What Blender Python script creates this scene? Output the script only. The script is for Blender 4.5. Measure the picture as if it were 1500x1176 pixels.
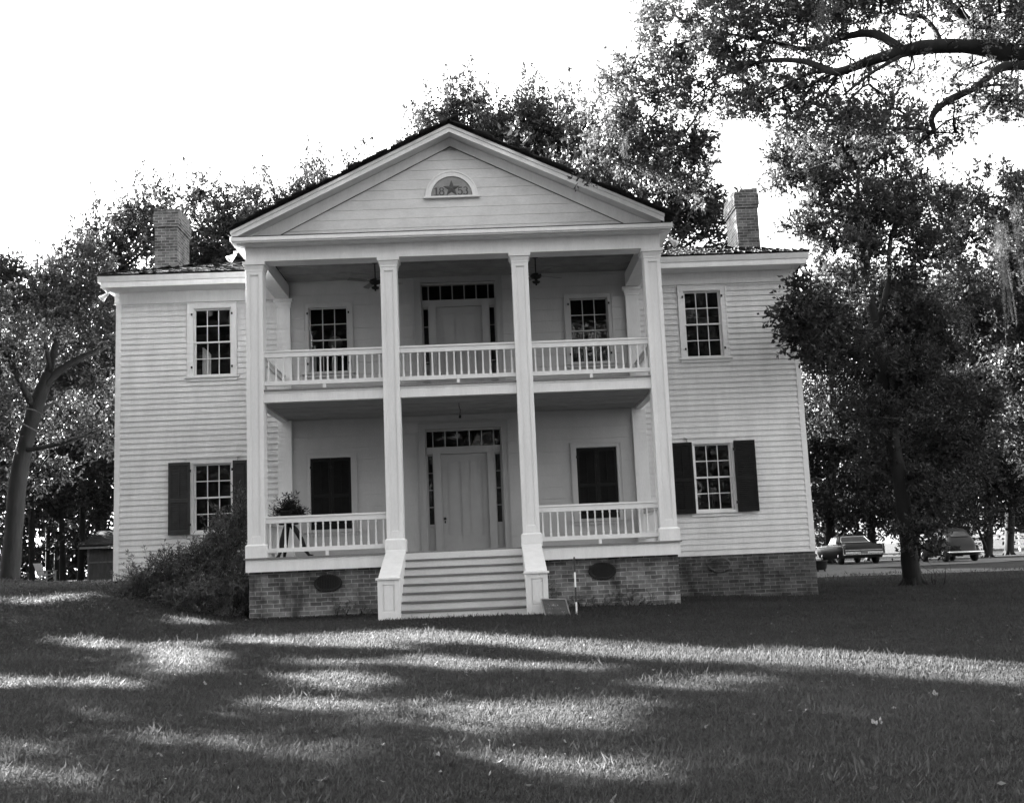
import bpy, bmesh, math, random
import numpy as np
from mathutils import Vector, Matrix

for o in list(bpy.data.objects):
    bpy.data.objects.remove(o)
R_ = random.Random(1853)
RNG = np.random.default_rng(1853)
C = bpy.context.scene.collection
SC = bpy.context.scene

# ------------------------------------------------------------------ camera
CAM = np.array([0.4527, -21.3837, 1.0])
CR = np.array([0.99886302, -0.02248373, -0.04203756])
CU = np.array([0.03833491, -0.1453701, 0.9886344])
CF = np.array([0.02833919, 0.98912184, 0.14434291])
FPX = 1570.9
cam_d = bpy.data.cameras.new('camera')
cam = bpy.data.objects.new('camera', cam_d)
C.objects.link(cam)
cam.matrix_world = Matrix(((CR[0], CU[0], -CF[0], CAM[0]), (CR[1], CU[1], -CF[1], CAM[1]),
                           (CR[2], CU[2], -CF[2], CAM[2]), (0, 0, 0, 1)))
cam_d.sensor_width = 36.0
cam_d.lens = FPX / 1500 * 36
cam_d.clip_start = 0.1
cam_d.clip_end = 2000
SC.camera = cam

# ------------------------------------------------------------------ light
SUN_EL, SUN_STRENGTH = math.radians(21.5), 4.0
SUN_DIR = Vector((-math.cos(SUN_EL) * math.sqrt(.5), math.cos(SUN_EL) * math.sqrt(.5), math.sin(SUN_EL)))  # towards the sun
SKY_STRENGTH, EXPOSURE = 0.06, 4.3
w = bpy.data.worlds.new('World')
SC.world = w
w.use_nodes = True
wn, wl = w.node_tree.nodes, w.node_tree.links
bg = wn['Background']
sky = wn.new('ShaderNodeTexSky')
sky.sky_type = 'NISHITA'
sky.sun_disc = False
sky.sun_elevation = SUN_EL
sky.sun_rotation = math.radians(-45)
sky.air_density, sky.dust_density = 1.0, 2.5
bw = wn.new('ShaderNodeRGBToBW')          # the photograph is black and white
wl.new(sky.outputs[0], bw.inputs[0])
wl.new(bw.outputs[0], bg.inputs[0])
bg.inputs[1].default_value = SKY_STRENGTH
sun_d = bpy.data.lights.new('sun', 'SUN')
sun_d.energy = SUN_STRENGTH
sun_d.angle = math.radians(0.6)
sun = bpy.data.objects.new('sun', sun_d)
C.objects.link(sun)
sun.rotation_euler = SUN_DIR.to_track_quat('Z', 'Y').to_euler()
SC.view_settings.view_transform = 'Standard'
SC.view_settings.look = 'None'
SC.view_settings.gamma = 1
SC.view_settings.exposure = EXPOSURE
SC.view_settings.use_curve_mapping = False
SC.cycles.max_bounces = 7
SC.cycles.diffuse_bounces = 3
SC.cycles.transparent_max_bounces = 12
SC.cycles.use_denoising = True
SC.cycles.sample_clamp_indirect = 4.0

def at(px, py, y):
    """point of the 1500 px photograph carried out to the plane Y = y"""
    d = CF + CR * (px - 750) / FPX - CU * (py - 588) / FPX
    return CAM + d * ((y - CAM[1]) / d[1])

# ------------------------------------------------------------------ materials
def _nodes(name):
    m = bpy.data.materials.new(name)
    m.use_nodes = True
    return m, m.node_tree.nodes, m.node_tree.links, m.node_tree.nodes['Principled BSDF']

def mat(name, v, rough=.7, var=.12, scale=6., stretch=(1, 1, 1), bump=0., bscale=40., metal=0., spec=.3, fine=0.):
    """grey material with noise variation in albedo, optional bump"""
    m, n, l, b = _nodes(name)
    tc = n.new('ShaderNodeTexCoord')
    mp = n.new('ShaderNodeMapping')
    mp.inputs['Scale'].default_value = stretch
    l.new(tc.outputs['Object'], mp.inputs[0])
    nz = n.new('ShaderNodeTexNoise')
    nz.inputs['Scale'].default_value = scale
    nz.inputs['Detail'].default_value = 6
    nz.inputs['Roughness'].default_value = .62
    l.new(mp.outputs[0], nz.inputs['Vector'])
    mr = n.new('ShaderNodeMapRange')
    mr.inputs['From Min'].default_value = .28
    mr.inputs['From Max'].default_value = .72
    mr.inputs['To Min'].default_value = v * (1 - var)
    mr.inputs['To Max'].default_value = v * (1 + var)
    l.new(nz.outputs[0], mr.inputs[0])
    out = mr.outputs[0]
    if fine:
        n2 = n.new('ShaderNodeTexNoise')
        n2.inputs['Scale'].default_value = scale * 14
        n2.inputs['Detail'].default_value = 3
        l.new(mp.outputs[0], n2.inputs['Vector'])
        m2 = n.new('ShaderNodeMapRange')
        m2.inputs['From Min'].default_value = .3
        m2.inputs['From Max'].default_value = .7
        m2.inputs['To Min'].default_value = 1 - fine
        m2.inputs['To Max'].default_value = 1 + fine
        l.new(n2.outputs[0], m2.inputs[0])
        mu = n.new('ShaderNodeMath')
        mu.operation = 'MULTIPLY'
        l.new(out, mu.inputs[0])
        l.new(m2.outputs[0], mu.inputs[1])
        out = mu.outputs[0]
    l.new(out, b.inputs['Base Color'])
    b.inputs['Roughness'].default_value = rough
    b.inputs['Metallic'].default_value = metal
    b.inputs['Specular IOR Level'].default_value = spec
    if bump:
        nb = n.new('ShaderNodeTexNoise')
        nb.inputs['Scale'].default_value = bscale
        nb.inputs['Detail'].default_value = 5
        l.new(mp.outputs[0], nb.inputs['Vector'])
        bp = n.new('ShaderNodeBump')
        bp.inputs['Strength'].default_value = bump
        bp.inputs['Distance'].default_value = .02
        l.new(nb.outputs[0], bp.inputs['Height'])
        l.new(bp.outputs[0], b.inputs['Normal'])
    return m

def brick_mat(name, v1, v2, mortar, stain=0.):
    m, n, l, b = _nodes(name)
    tc = n.new('ShaderNodeTexCoord')
    sx = n.new('ShaderNodeSeparateXYZ')
    l.new(tc.outputs['Object'], sx.inputs[0])
    ad = n.new('ShaderNodeMath')
    l.new(sx.outputs[0], ad.inputs[0])
    l.new(sx.outputs[1], ad.inputs[1])
    cx = n.new('ShaderNodeCombineXYZ')
    l.new(ad.outputs[0], cx.inputs[0])
    l.new(sx.outputs[2], cx.inputs[1])
    wob = n.new('ShaderNodeTexNoise')
    wob.inputs['Scale'].default_value = 5
    l.new(tc.outputs['Object'], wob.inputs['Vector'])
    vm = n.new('ShaderNodeVectorMath')
    vm.operation = 'MULTIPLY_ADD'
    vm.inputs[1].default_value = (.022, .022, 0)
    l.new(wob.outputs['Color'], vm.inputs[0])
    l.new(cx.outputs[0], vm.inputs[2])
    bk = n.new('ShaderNodeTexBrick')
    bk.inputs['Scale'].default_value = 1
    bk.inputs['Brick Width'].default_value = .235
    bk.inputs['Row Height'].default_value = .082
    bk.inputs['Mortar Size'].default_value = .0085
    bk.inputs['Mortar Smooth'].default_value = .3
    bk.inputs['Color1'].default_value = (v1, v1, v1, 1)
    bk.inputs['Color2'].default_value = (v2, v2, v2, 1)
    bk.inputs['Mortar'].default_value = (mortar, mortar, mortar, 1)
    l.new(vm.outputs[0], bk.inputs['Vector'])
    nz = n.new('ShaderNodeTexNoise')
    nz.inputs['Scale'].default_value = 3.2
    nz.inputs['Detail'].default_value = 8
    nz.inputs['Roughness'].default_value = .7
    l.new(tc.outputs['Object'], nz.inputs['Vector'])
    mr = n.new('ShaderNodeMapRange')
    mr.inputs['From Min'].default_value = .3
    mr.inputs['From Max'].default_value = .7
    mr.inputs['To Min'].default_value = .45
    mr.inputs['To Max'].default_value = 1.6
    l.new(nz.outputs[0], mr.inputs[0])
    mx = n.new('ShaderNodeMix')
    mx.data_type = 'RGBA'
    mx.blend_type = 'MULTIPLY'
    mx.inputs[0].default_value = 1
    l.new(bk.outputs[0], mx.inputs[6])
    l.new(mr.outputs[0], mx.inputs[7])
    out = mx.outputs[2]
    if stain:
        mp = n.new('ShaderNodeMapping')
        mp.inputs['Scale'].default_value = (2.2, 2.2, .75)
        l.new(tc.outputs['Object'], mp.inputs[0])
        ns = n.new('ShaderNodeTexNoise')
        ns.inputs['Scale'].default_value = 1.3
        ns.inputs['Detail'].default_value = 5
        l.new(mp.outputs[0], ns.inputs['Vector'])
        rg = n.new('ShaderNodeMapRange')
        rg.inputs['From Min'].default_value = .54
        rg.inputs['From Max'].default_value = .66
        rg.inputs['To Min'].default_value = 1
        rg.inputs['To Max'].default_value = 1 - stain
        l.new(ns.outputs[0], rg.inputs[0])
        m2 = n.new('ShaderNodeMix')
        m2.data_type = 'RGBA'
        m2.blend_type = 'MULTIPLY'
        m2.inputs[0].default_value = 1
        l.new(out, m2.inputs[6])
        l.new(rg.outputs[0], m2.inputs[7])
        out = m2.outputs[2]
    l.new(out, b.inputs['Base Color'])
    b.inputs['Roughness'].default_value = .9
    b.inputs['Specular IOR Level'].default_value = .15
    bp = n.new('ShaderNodeBump')
    bp.inputs['Strength'].default_value = .7
    bp.inputs['Distance'].default_value = .012
    iv = n.new('ShaderNodeMath')
    iv.operation = 'MULTIPLY_ADD'
    iv.inputs[1].default_value = -1
    l.new(bk.outputs['Fac'], iv.inputs[0])
    l.new(nz.outputs[0], iv.inputs[2])
    l.new(iv.outputs[0], bp.inputs['Height'])
    l.new(bp.outputs[0], b.inputs['Normal'])
    return m

def leaf_mat(name, v, var=.45, trans=.35, rough=.42, spec=.4):
    m, n, l, b = _nodes(name)
    at_ = n.new('ShaderNodeAttribute')
    at_.attribute_name = 'rnd'
    mr = n.new('ShaderNodeMapRange')
    mr.inputs['To Min'].default_value = v * (1 - var)
    mr.inputs['To Max'].default_value = v * (1 + var)
    l.new(at_.outputs['Fac'], mr.inputs[0])
    l.new(mr.outputs[0], b.inputs['Base Color'])
    b.inputs['Roughness'].default_value = rough
    b.inputs['Specular IOR Level'].default_value = spec
    tr = n.new('ShaderNodeBsdfTranslucent')
    l.new(mr.outputs[0], tr.inputs[0])
    mx = n.new('ShaderNodeMixShader')
    mx.inputs[0].default_value = trans
    l.new(b.outputs[0], mx.inputs[1])
    l.new(tr.outputs[0], mx.inputs[2])
    l.new(mx.outputs[0], n['Material Output'].inputs[0])
    return m

def glass_mat(name, tint=.75):
    m, n, l, b = _nodes(name)
    tr = n.new('ShaderNodeBsdfTransparent')
    tr.inputs[0].default_value = (tint, tint, tint, 1)
    gl = n.new('ShaderNodeBsdfGlossy')
    gl.inputs['Roughness'].default_value = .015
    nz = n.new('ShaderNodeTexNoise')
    nz.inputs['Scale'].default_value = 2.2
    tc = n.new('ShaderNodeTexCoord')
    l.new(tc.outputs['Object'], nz.inputs['Vector'])
    bp = n.new('ShaderNodeBump')
    bp.inputs['Strength'].default_value = .12
    bp.inputs['Distance'].default_value = .05
    l.new(nz.outputs[0], bp.inputs['Height'])
    l.new(bp.outputs[0], gl.inputs['Normal'])
    fr = n.new('ShaderNodeFresnel')
    fr.inputs[0].default_value = 1.5
    mu = n.new('ShaderNodeMath')
    mu.operation = 'MULTIPLY'
    mu.inputs[1].default_value = .75
    l.new(fr.outputs[0], mu.inputs[0])
    mx = n.new('ShaderNodeMixShader')
    l.new(mu.outputs[0], mx.inputs[0])
    l.new(tr.outputs[0], mx.inputs[1])
    l.new(gl.outputs[0], mx.inputs[2])
    l.new(mx.outputs[0], n['Material Output'].inputs[0])
    return m

def ground_mat(name, v, var, scale, detail_var=.35, dscale=60, bump=.5, pale=None):
    m, n, l, b = _nodes(name)
    tc = n.new('ShaderNodeTexCoord')
    def noise(s, lo, hi, rough=.6):
        nz = n.new('ShaderNodeTexNoise')
        nz.inputs['Scale'].default_value = s
        nz.inputs['Detail'].default_value = 7
        nz.inputs['Roughness'].default_value = rough
        l.new(tc.outputs['Object'], nz.inputs['Vector'])
        mr = n.new('ShaderNodeMapRange')
        mr.inputs['From Min'].default_value = .3
        mr.inputs['From Max'].default_value = .7
        mr.inputs['To Min'].default_value = lo
        mr.inputs['To Max'].default_value = hi
        l.new(nz.outputs[0], mr.inputs[0])
        return mr.outputs[0], nz.outputs[0]
    a, _ = noise(scale, v * (1 - var), v * (1 + var))
    d, h = noise(dscale, 1 - detail_var, 1 + detail_var, .75)
    mu = n.new('ShaderNodeMath')
    mu.operation = 'MULTIPLY'
    l.new(a, mu.inputs[0])
    l.new(d, mu.inputs[1])
    l.new(mu.outputs[0], b.inputs['Base Color'])
    b.inputs['Roughness'].default_value = .95
    b.inputs['Specular IOR Level'].default_value = .1
    bp = n.new('ShaderNodeBump')
    bp.inputs['Strength'].default_value = bump
    bp.inputs['Distance'].default_value = .03
    l.new(h, bp.inputs['Height'])
    l.new(bp.outputs[0], b.inputs['Normal'])
    return m

M = dict(
    siding=mat('siding_paint', .66, .6, .11, 2.2, (1.6, 1, .5), .15, 60, fine=.05),
    trim=mat('trim_paint', .74, .5, .07, 3, (2, 2, .3), .12, 60, fine=.04),
    rail=mat('rail_paint', .72, .5, .06, 6, fine=.03),
    wall=mat('porch_wall_shade_paint', .45, .65, .06, 3, (1, 1, .4), .1, 30, fine=.03),  # white like the siding, darkened to carry the porch shade
    gable=mat('gable_paint', .62, .65, .14, 2.0, (.6, 1, 1.2), .12, 40, fine=.05),
    door=mat('door_paint', .36, .5, .05, 4),
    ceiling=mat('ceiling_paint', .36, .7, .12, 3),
    ceiling_dimmed=mat('dimmed_ceiling_paint', .28, .7, .2, 3),  # ceiling paint darkened to hold down the light on the upper ceiling
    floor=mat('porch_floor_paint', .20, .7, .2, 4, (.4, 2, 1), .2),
    tread=mat('tread_paint', .15, .7, .3, 5, (.4, 2, 1), .15, fine=.1),
    step=mat('step_paint', .62, .6, .09, 5, (.4, 2, 1), .1, fine=.06),
    shutter=mat('shutter_paint', .010, .6, .25, 8, spec=.15),
    shutter_worn=mat('worn_shutter_paint', .03, .6, .25, 8),
    iron=mat('dark_iron', .012, .6, .3, 10, bump=.3),
    fan_blade=mat('pale_fan_blade', .16, .5, .1, 8),
    wood_dark=mat('dark_wood', .015, .6, .3, 8),
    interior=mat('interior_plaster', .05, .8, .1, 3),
    cloth=mat('white_cloth', .8, .9, .05, 5),
    shingle=mat('wood_shingle', .022, .75, .7, 9, (1, 1, 1), .5, 70, spec=.15),
    flash_joint=mat('flashing_and_joint_dark', .04, .6, .2, 5),
    brick=brick_mat('old_brick', .20, .085, .29, .6),
    brick_wing=brick_mat('wing_brick', .095, .05, .15, .4),
    brick_chimney=brick_mat('chimney_brick', .16, .06, .26),
    glass=glass_mat('window_glass'),
    tym=mat('lunette_panel', .26, .8, .2, 8),
    mark=mat('dark_lettering', .085, .7, .2, 20),
    bark=mat('tree_bark', .015, .9, .45, 5, (1, 1, .25), .9, 14),
    bark_dark=mat('dark_bark', .013, .9, .4, 5, (1, 1, .25), .9, 14),
    leaf=leaf_mat('oak_leaf', .042, .45, .32, .55, .25),
    leaf_light=leaf_mat('glossy_oak_leaf', .07, .5, .42, .36, .55),
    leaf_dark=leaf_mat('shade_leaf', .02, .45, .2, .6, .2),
    leaf_bush=leaf_mat('bush_leaf', .095, .45, .35, .5, .35),
    moss=leaf_mat('hanging_moss', .10, .3, .3, .9, .1),
    litter=leaf_mat('dry_litter', .12, .6, .1, .8, .2),
    blade=leaf_mat('grass_blade', .054, .35, .7, .6, .25),
    soil=ground_mat('lawn_soil', .028, .3, .5, .45, 45),
    sand=ground_mat('sandy_drive', .12, .25, .6, .25, 14, .3),
    plain_white=mat('white_enamel', .8, .35, .03, 5, spec=.5),
    plain_black=mat('black_enamel', .02, .4, .1, 5, spec=.5),
)

# ------------------------------------------------------------------ mesh helpers
class MB:
    def __init__(self):
        self.v, self.f = [], []

    def add(self, vs, fs):
        k = len(self.v)
        self.v += [tuple(map(float, q)) for q in vs]
        self.f += [tuple(i + k for i in q) for q in fs]
        return self

    def hexa(self, p):
        return self.add(p, [(0, 3, 2, 1), (4, 5, 6, 7), (0, 1, 5, 4), (1, 2, 6, 5), (2, 3, 7, 6), (3, 0, 4, 7)])

    def box(self, x0, y0, z0, x1, y1, z1):
        if x1 - x0 < 1e-5 or y1 - y0 < 1e-5 or z1 - z0 < 1e-5:
            return self
        return self.hexa([(x0, y0, z0), (x1, y0, z0), (x1, y1, z0), (x0, y1, z0),
                          (x0, y0, z1), (x1, y0, z1), (x1, y1, z1), (x0, y1, z1)])

    def prism(self, poly, a, b, axis='y'):
        """2-D polygon swept from a to b along an axis (poly is xz for y, yz for x, xy for z)"""
        n = len(poly)
        def pt(q, t):
            return {'y': (q[0], t, q[1]), 'x': (t, q[0], q[1]), 'z': (q[0], q[1], t)}[axis]
        vs = [pt(q, a) for q in poly] + [pt(q, b) for q in poly]
        fs = [tuple(range(n)), tuple(range(2 * n - 1, n - 1, -1))]
        fs += [(i, i + n, (i + 1) % n + n, (i + 1) % n) for i in range(n)]
        return self.add(vs, fs)

    def tube(self, pts, radii, n=8, cap=True):
        pts = [Vector(q) for q in pts]
        if not hasattr(radii, '__len__'):
            radii = [radii] * len(pts)
        vs, fs = [], []
        u = None
        for i, q in enumerate(pts):
            t = (pts[min(i + 1, len(pts) - 1)] - pts[max(i - 1, 0)])
            t = t.normalized() if t.length > 1e-9 else Vector((0, 0, 1))
            if u is None:
                u = t.orthogonal().normalized()
            u = (u - t * u.dot(t))
            u = u.normalized() if u.length > 1e-6 else t.orthogonal().normalized()
            w_ = t.cross(u)
            for k in range(n):
                a = 2 * math.pi * k / n
                vs.append(q + (u * math.cos(a) + w_ * math.sin(a)) * radii[i])
        for i in range(len(pts) - 1):
            for k in range(n):
                fs.append((i * n + k, i * n + (k + 1) % n, (i + 1) * n + (k + 1) % n, (i + 1) * n + k))
        if cap:
            fs.append(tuple(range(n - 1, -1, -1)))
            fs.append(tuple((len(pts) - 1) * n + k for k in range(n)))
        return self.add(vs, fs)

    def lathe(self, prof, c=(0, 0, 0), n=20, axis='z'):
        vs, fs = [], []
        for r, h in prof:
            for k in range(n):
                a = 2 * math.pi * k / n
                q = {'z': (r * math.cos(a), r * math.sin(a), h), 'y': (r * math.cos(a), h, r * math.sin(a)),
                     'x': (h, r * math.cos(a), r * math.sin(a))}[axis]
                vs.append((q[0] + c[0], q[1] + c[1], q[2] + c[2]))
        for i in range(len(prof) - 1):
            for k in range(n):
                fs.append((i * n + k, i * n + (k + 1) % n, (i + 1) * n + (k + 1) % n, (i + 1) * n + k))
        fs.append(tuple(range(n - 1, -1, -1)))
        fs.append(tuple((len(prof) - 1) * n + k for k in range(n)))
        return self.add(vs, fs)

    def build(self, name, m, parent=None, smooth=False, bevel=0.):
        me = bpy.data.meshes.new(name)
        me.from_pydata(self.v, [], self.f)
        bm = bmesh.new()
        bm.from_mesh(me)
        bmesh.ops.recalc_face_normals(bm, faces=bm.faces)
        bm.to_mesh(me)
        bm.free()
        if smooth:
            for p in me.polygons:
                p.use_smooth = True
        me.materials.append(m)
        o = bpy.data.objects.new(name, me)
        C.objects.link(o)
        o.parent = parent
        if bevel:
            bv = o.modifiers.new('bevel', 'BEVEL')
            bv.width = bevel
            bv.segments = 2
            bv.limit_method = 'ANGLE'
        return o

def tag(o, label=None, cat=None, group=None, kind=None):
    for k, v in (('label', label), ('category', cat), ('group', group), ('kind', kind)):
        if v:
            o[k] = v
    return o

def empty(name, loc=(0, 0, 0), rz=0., **kw):
    o = bpy.data.objects.new(name, None)
    C.objects.link(o)
    o.location = loc
    o.rotation_euler = (0, 0, rz)
    return tag(o, **kw)

def copy_tree(o, parent=None):
    c = o.copy()
    C.objects.link(c)
    if parent:
        c.parent = parent
    for ch in list(o.children):
        copy_tree(ch, c)
    return c

def np_mesh(name, v, f, m, parent=None, rnd=None, smooth=False):
    """v (N,3) float, f (K,n) int: fast mesh"""
    me = bpy.data.meshes.new(name)
    n = f.shape[1]
    me.vertices.add(len(v))
    me.vertices.foreach_set('co', v.astype(np.float32).ravel())
    me.loops.add(f.size)
    me.loops.foreach_set('vertex_index', f.astype(np.int32).ravel())
    me.polygons.add(len(f))
    me.polygons.foreach_set('loop_start', np.arange(0, f.size, n, dtype=np.int32))
    me.polygons.foreach_set('loop_total', np.full(len(f), n, dtype=np.int32))
    if smooth:
        me.polygons.foreach_set('use_smooth', np.ones(len(f), dtype=bool))
    me.update(calc_edges=True)
    if rnd is not None:
        a = me.attributes.new('rnd', 'FLOAT', 'FACE')
        a.data.foreach_set('value', rnd.astype(np.float32))
    me.materials.append(m)
    o = bpy.data.objects.new(name, me)
    C.objects.link(o)
    o.parent = parent
    return o

# ------------------------------------------------------------------ terrain
def ss(t):
    t = np.clip(t, 0, 1)
    return t * t * (3 - 2 * t)

def ter(x, y):
    x, y = np.asarray(x, float), np.asarray(y, float)
    z = -0.008 * np.clip(x, -5, 8)
    z = z - 0.022 * np.clip(-2.6 - y, 0, 22)
    z = z + 0.72 * ss((-3.8 - x) / 4.2) * ss((y + 6) / 9)
    z = z - .05 * ss((x - 3) / 5)
    z = z + .35 * np.exp(-((x + 15.5) ** 2 + (y - 9.5) ** 2) / 9)
    r = np.hypot(x, y + 4)
    z = z + .012 * np.sin(x * 1.3 + .7 * y) * np.cos(y * .9 - .4 * x) * ss((r - 3) / 4) * (1 - ss((r - 16) / 6))
    return z

def axis_pts(lo, hi, c0, c1, fine, grow):
    a = list(np.arange(c0, c1 + 1e-6, fine))
    s = fine
    while a[-1] < hi:
        s *= grow
        a.append(a[-1] + s)
    s = fine
    while a[0] > lo:
        s *= grow
        a.insert(0, a[0] - s)
    return np.array(a)

def sheet(name, xs, ys, m, dz=0.):
    X, Y = np.meshgrid(xs, ys)
    v = np.stack([X, Y, ter(X, Y) + dz], -1).reshape(-1, 3)
    nx, ny = len(xs), len(ys)
    i = (np.arange(ny - 1)[:, None] * nx + np.arange(nx - 1)[None]).ravel()
    return np_mesh(name, v, np.stack([i, i + 1, i + nx + 1, i + nx], 1), m, smooth=True)

lawn = sheet('ground', axis_pts(-600, 600, -14, 16, .4, 1.16), axis_pts(-60, 900, -20, 16, .4, 1.16), M['soil'])
tag(lawn, kind='structure')

def strip(name, pts, widths, m, dz):
    """ribbon draped on the terrain: centre line points and half widths, cut across into five"""
    P, W_ = [], []
    for i in range(len(pts) - 1):
        n = max(2, int(math.dist(pts[i], pts[i + 1]) / .8))
        for k in range(n):
            t = k / n
            P.append([pts[i][0] * (1 - t) + pts[i + 1][0] * t, pts[i][1] * (1 - t) + pts[i + 1][1] * t])
            W_.append(widths[i] * (1 - t) + widths[i + 1] * t)
    P.append(list(pts[-1]))
    W_.append(widths[-1])
    P, W_ = np.array(P), np.array(W_)
    T = np.gradient(P, axis=0)
    T /= np.linalg.norm(T, axis=1)[:, None]
    N = np.stack([-T[:, 1], T[:, 0]], 1)
    k = 9
    wob = RNG.normal(0, .10, (len(P), 2))
    rows = []
    for j in range(k):
        s = (j / (k - 1) * 2 - 1)
        ww = W_ + (wob[:, 0] * (s < 0) + wob[:, 1] * (s > 0)) * abs(s)
        q = P + N * (s * ww)[:, None]
        rows.append(np.c_[q, ter(q[:, 0], q[:, 1]) + dz])
    v = np.stack(rows, 1).reshape(-1, 3)
    i = (np.arange(len(P) - 1)[:, None] * k + np.arange(k - 1)[None]).ravel()
    return tag(np_mesh(name, v, np.stack([i, i + 1, i + k + 1, i + k], 1), m, smooth=True), kind='structure')

strip('driveway', [(8.5, 30), (13, 20.5), (18, 15.4), (27, 12.2), (45, 9.5), (80, 6)], [7, 5.5, 1.4, .9, .9, 1], M['sand'], .02)
strip('parking_ground', [(12, 30), (21, 32.5), (30, 33), (44, 32)], [3.5, 6, 3.2, 2], M['sand'], .026)
strip('streak', [(-9.2, 22), (-14, 22.8), (-24, 24.5)], [.6, .9, .5], M['sand'], .02)  # pale sandy strip draped on the ground left of the house

# ================================================================== house
D = 3.058            # porch depth: the wall plane
W, BACK = 7.89, 14.1
Z1, Z2 = 1.21, 4.53  # the two porch floors
house = empty('plantation_house', (0, D, 0),
              label='white two-storey clapboard house with pedimented double porch, brick base and two chimneys', cat='house')
house.location = (0, 0, 0)

def rects_minus(x0, x1, z0, z1, holes):
    xs = sorted({x0, x1, *[min(max(h[0], x0), x1) for h in holes], *[min(max(h[1], x0), x1) for h in holes]})
    zs = sorted({z0, z1, *[min(max(h[2], z0), z1) for h in holes], *[min(max(h[3], z0), z1) for h in holes]})
    out = []
    for i in range(len(xs) - 1):
        for j in range(len(zs) - 1):
            cx, cz = (xs[i] + xs[i + 1]) / 2, (zs[j] + zs[j + 1]) / 2
            if not any(h[0] < cx < h[1] and h[2] < cz < h[3] for h in holes):
                out.append((xs[i], xs[i + 1], zs[j], zs[j + 1]))
    return out

WING = [(-5.70, 5.43, 7.02), (5.70, 5.43, 7.02), (-5.70, 1.87, 3.415), (5.70, 1.87, 3.415)]
PORCHW = [(-3.03, 5.41, 6.945), (3.03, 5.41, 6.945)]
PORCHS = [(-3.03, 1.80, 3.44), (3.03, 1.80, 3.44)]
holes = [(c - .44, c + .44, a, b) for c, a, b in WING] + [(c - .455, c + .455, a, b) for c, a, b in PORCHW] + \
        [(c - .47, c + .47, a, b) for c, a, b in PORCHS] + [(-.876, .876, 1.21, 3.99), (-.876, .876, 4.53, 7.435)]
# structural front wall with real openings
m = MB()
for x0, x1, z0, z1 in rects_minus(-W + .05, W - .05, .8, 7.6, holes):
    m.box(x0, D, z0, x1, D + .2, z1)
front = m.build('wall', M['wall'], house)
# other walls
m = MB()
m.box(-W + .03, D, .8, -W + .2, BACK, 7.6)
m.box(W - .2, D, .8, W - .03, BACK, 7.6)
m.box(-W + .2, BACK - .2, .8, W - .2, BACK, 7.6)
m.build('wall', M['siding'], house)
# porch wall: wide flush boards
m = MB()
ph = [h for h in holes if abs((h[0] + h[1]) / 2) < 4]
z, k = Z1, 0
for za, zb in ((Z1, 4.3), (Z2, 7.6)):
    z = za
    while z < zb - .01:
        zt = min(z + .27, zb)
        for x0, x1, a, b in rects_minus(-3.9, 3.9, z + .0025, zt - .0025, ph):
            m.box(x0, D - .016 - R_.random() * .003, a, x1, D + .001, b)
        z = zt
m.build('wall_boards', M['wall'], house)

# clapboards -----------------------------------------------------------
def clap(m, x0, x1, z0, z1, hol, face=-1, y=D, axis='x'):
    """lapped boards; axis x runs along the front, axis y along an end wall at x = y argument"""
    z = z0
    while z < z1 - 1e-4:
        zt = min(z + .1275, z1)
        spans = [(x0, x1)]
        for h in hol:
            if h[2] < zt - .01 and h[3] > z + .01:
                ns = []
                for a, b in spans:
                    if h[0] > a:
                        ns.append((a, min(b, h[0])))
                    if h[1] < b:
                        ns.append((max(a, h[1]), b))
                spans = [q for q in ns if q[1] - q[0] > .02]
        dz = R_.uniform(-.0008, .0008)
        for a, b in spans:
            # split long boards at random joints
            cuts = [a]
            while b - cuts[-1] > 4.6:
                cuts.append(cuts[-1] + R_.uniform(2.2, 4.2))
            cuts.append(b)
            for p, q in zip(cuts[:-1], cuts[1:]):
                lo = .036 + R_.uniform(-.003, .003)
                q -= .006 if q != b else 0
                if axis == 'x':
                    sg = [R_.uniform(-.0028, .0028) for _ in range(2)]
                    n0 = len(m.v)
                    m.prism([(y, z + dz), (y + face * .012, z + dz + .011), (y + face * lo, z + dz), (y + face * .009, zt + dz + .009), (y, zt + dz + .009)], p, q, 'x')
                    m.v[n0:] = [(a_, b_, c_ + sg[0 if i_ < 5 else 1]) for i_, (a_, b_, c_) in enumerate(m.v[n0:])]
                else:
                    n0 = len(m.v)
                    poly = [(y, z + dz), (y + face * lo, z + dz), (y + face * .009, zt + dz + .004), (y, zt + dz + .004)]
                    m.prism(poly, p, q, 'y')
        z = zt

wing_h = [(c - .575, c + .575, a - .08, b + .14) for c, a, b in WING]
m = MB()
clap(m, -W + .11, -3.95, .87, 7.165, wing_h)
m.build('siding', M['siding'], house)
m = MB()
clap(m, 3.95, W - .11, .87, 7.165, wing_h)
m.build('siding', M['siding'], house)
m = MB()
clap(m, D + .1, BACK - .1, .87, 7.165, [], -1, -W + .03, 'y')
m.build('siding', M['siding'], house)
m = MB()
clap(m, D + .1, BACK - .1, .87, 7.165, [], 1, W - .03, 'y')
m.build('siding', M['siding'], house)
for s in (-1, 1):
    m = MB()
    m.box(min(s * (W - .11), s * (W + .012)), D - .036, .87, max(s * (W - .11), s * (W + .012)), D + .1, 7.17)
    m.build('corner_board', M['trim'], house)
    m = MB()
    m.box(min(s * (W - .11), s * (W + .012)), BACK - .1, .87, max(s * (W - .11), s * (W + .012)), BACK + .03, 7.17)
    m.build('corner_board', M['trim'], house)
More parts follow.
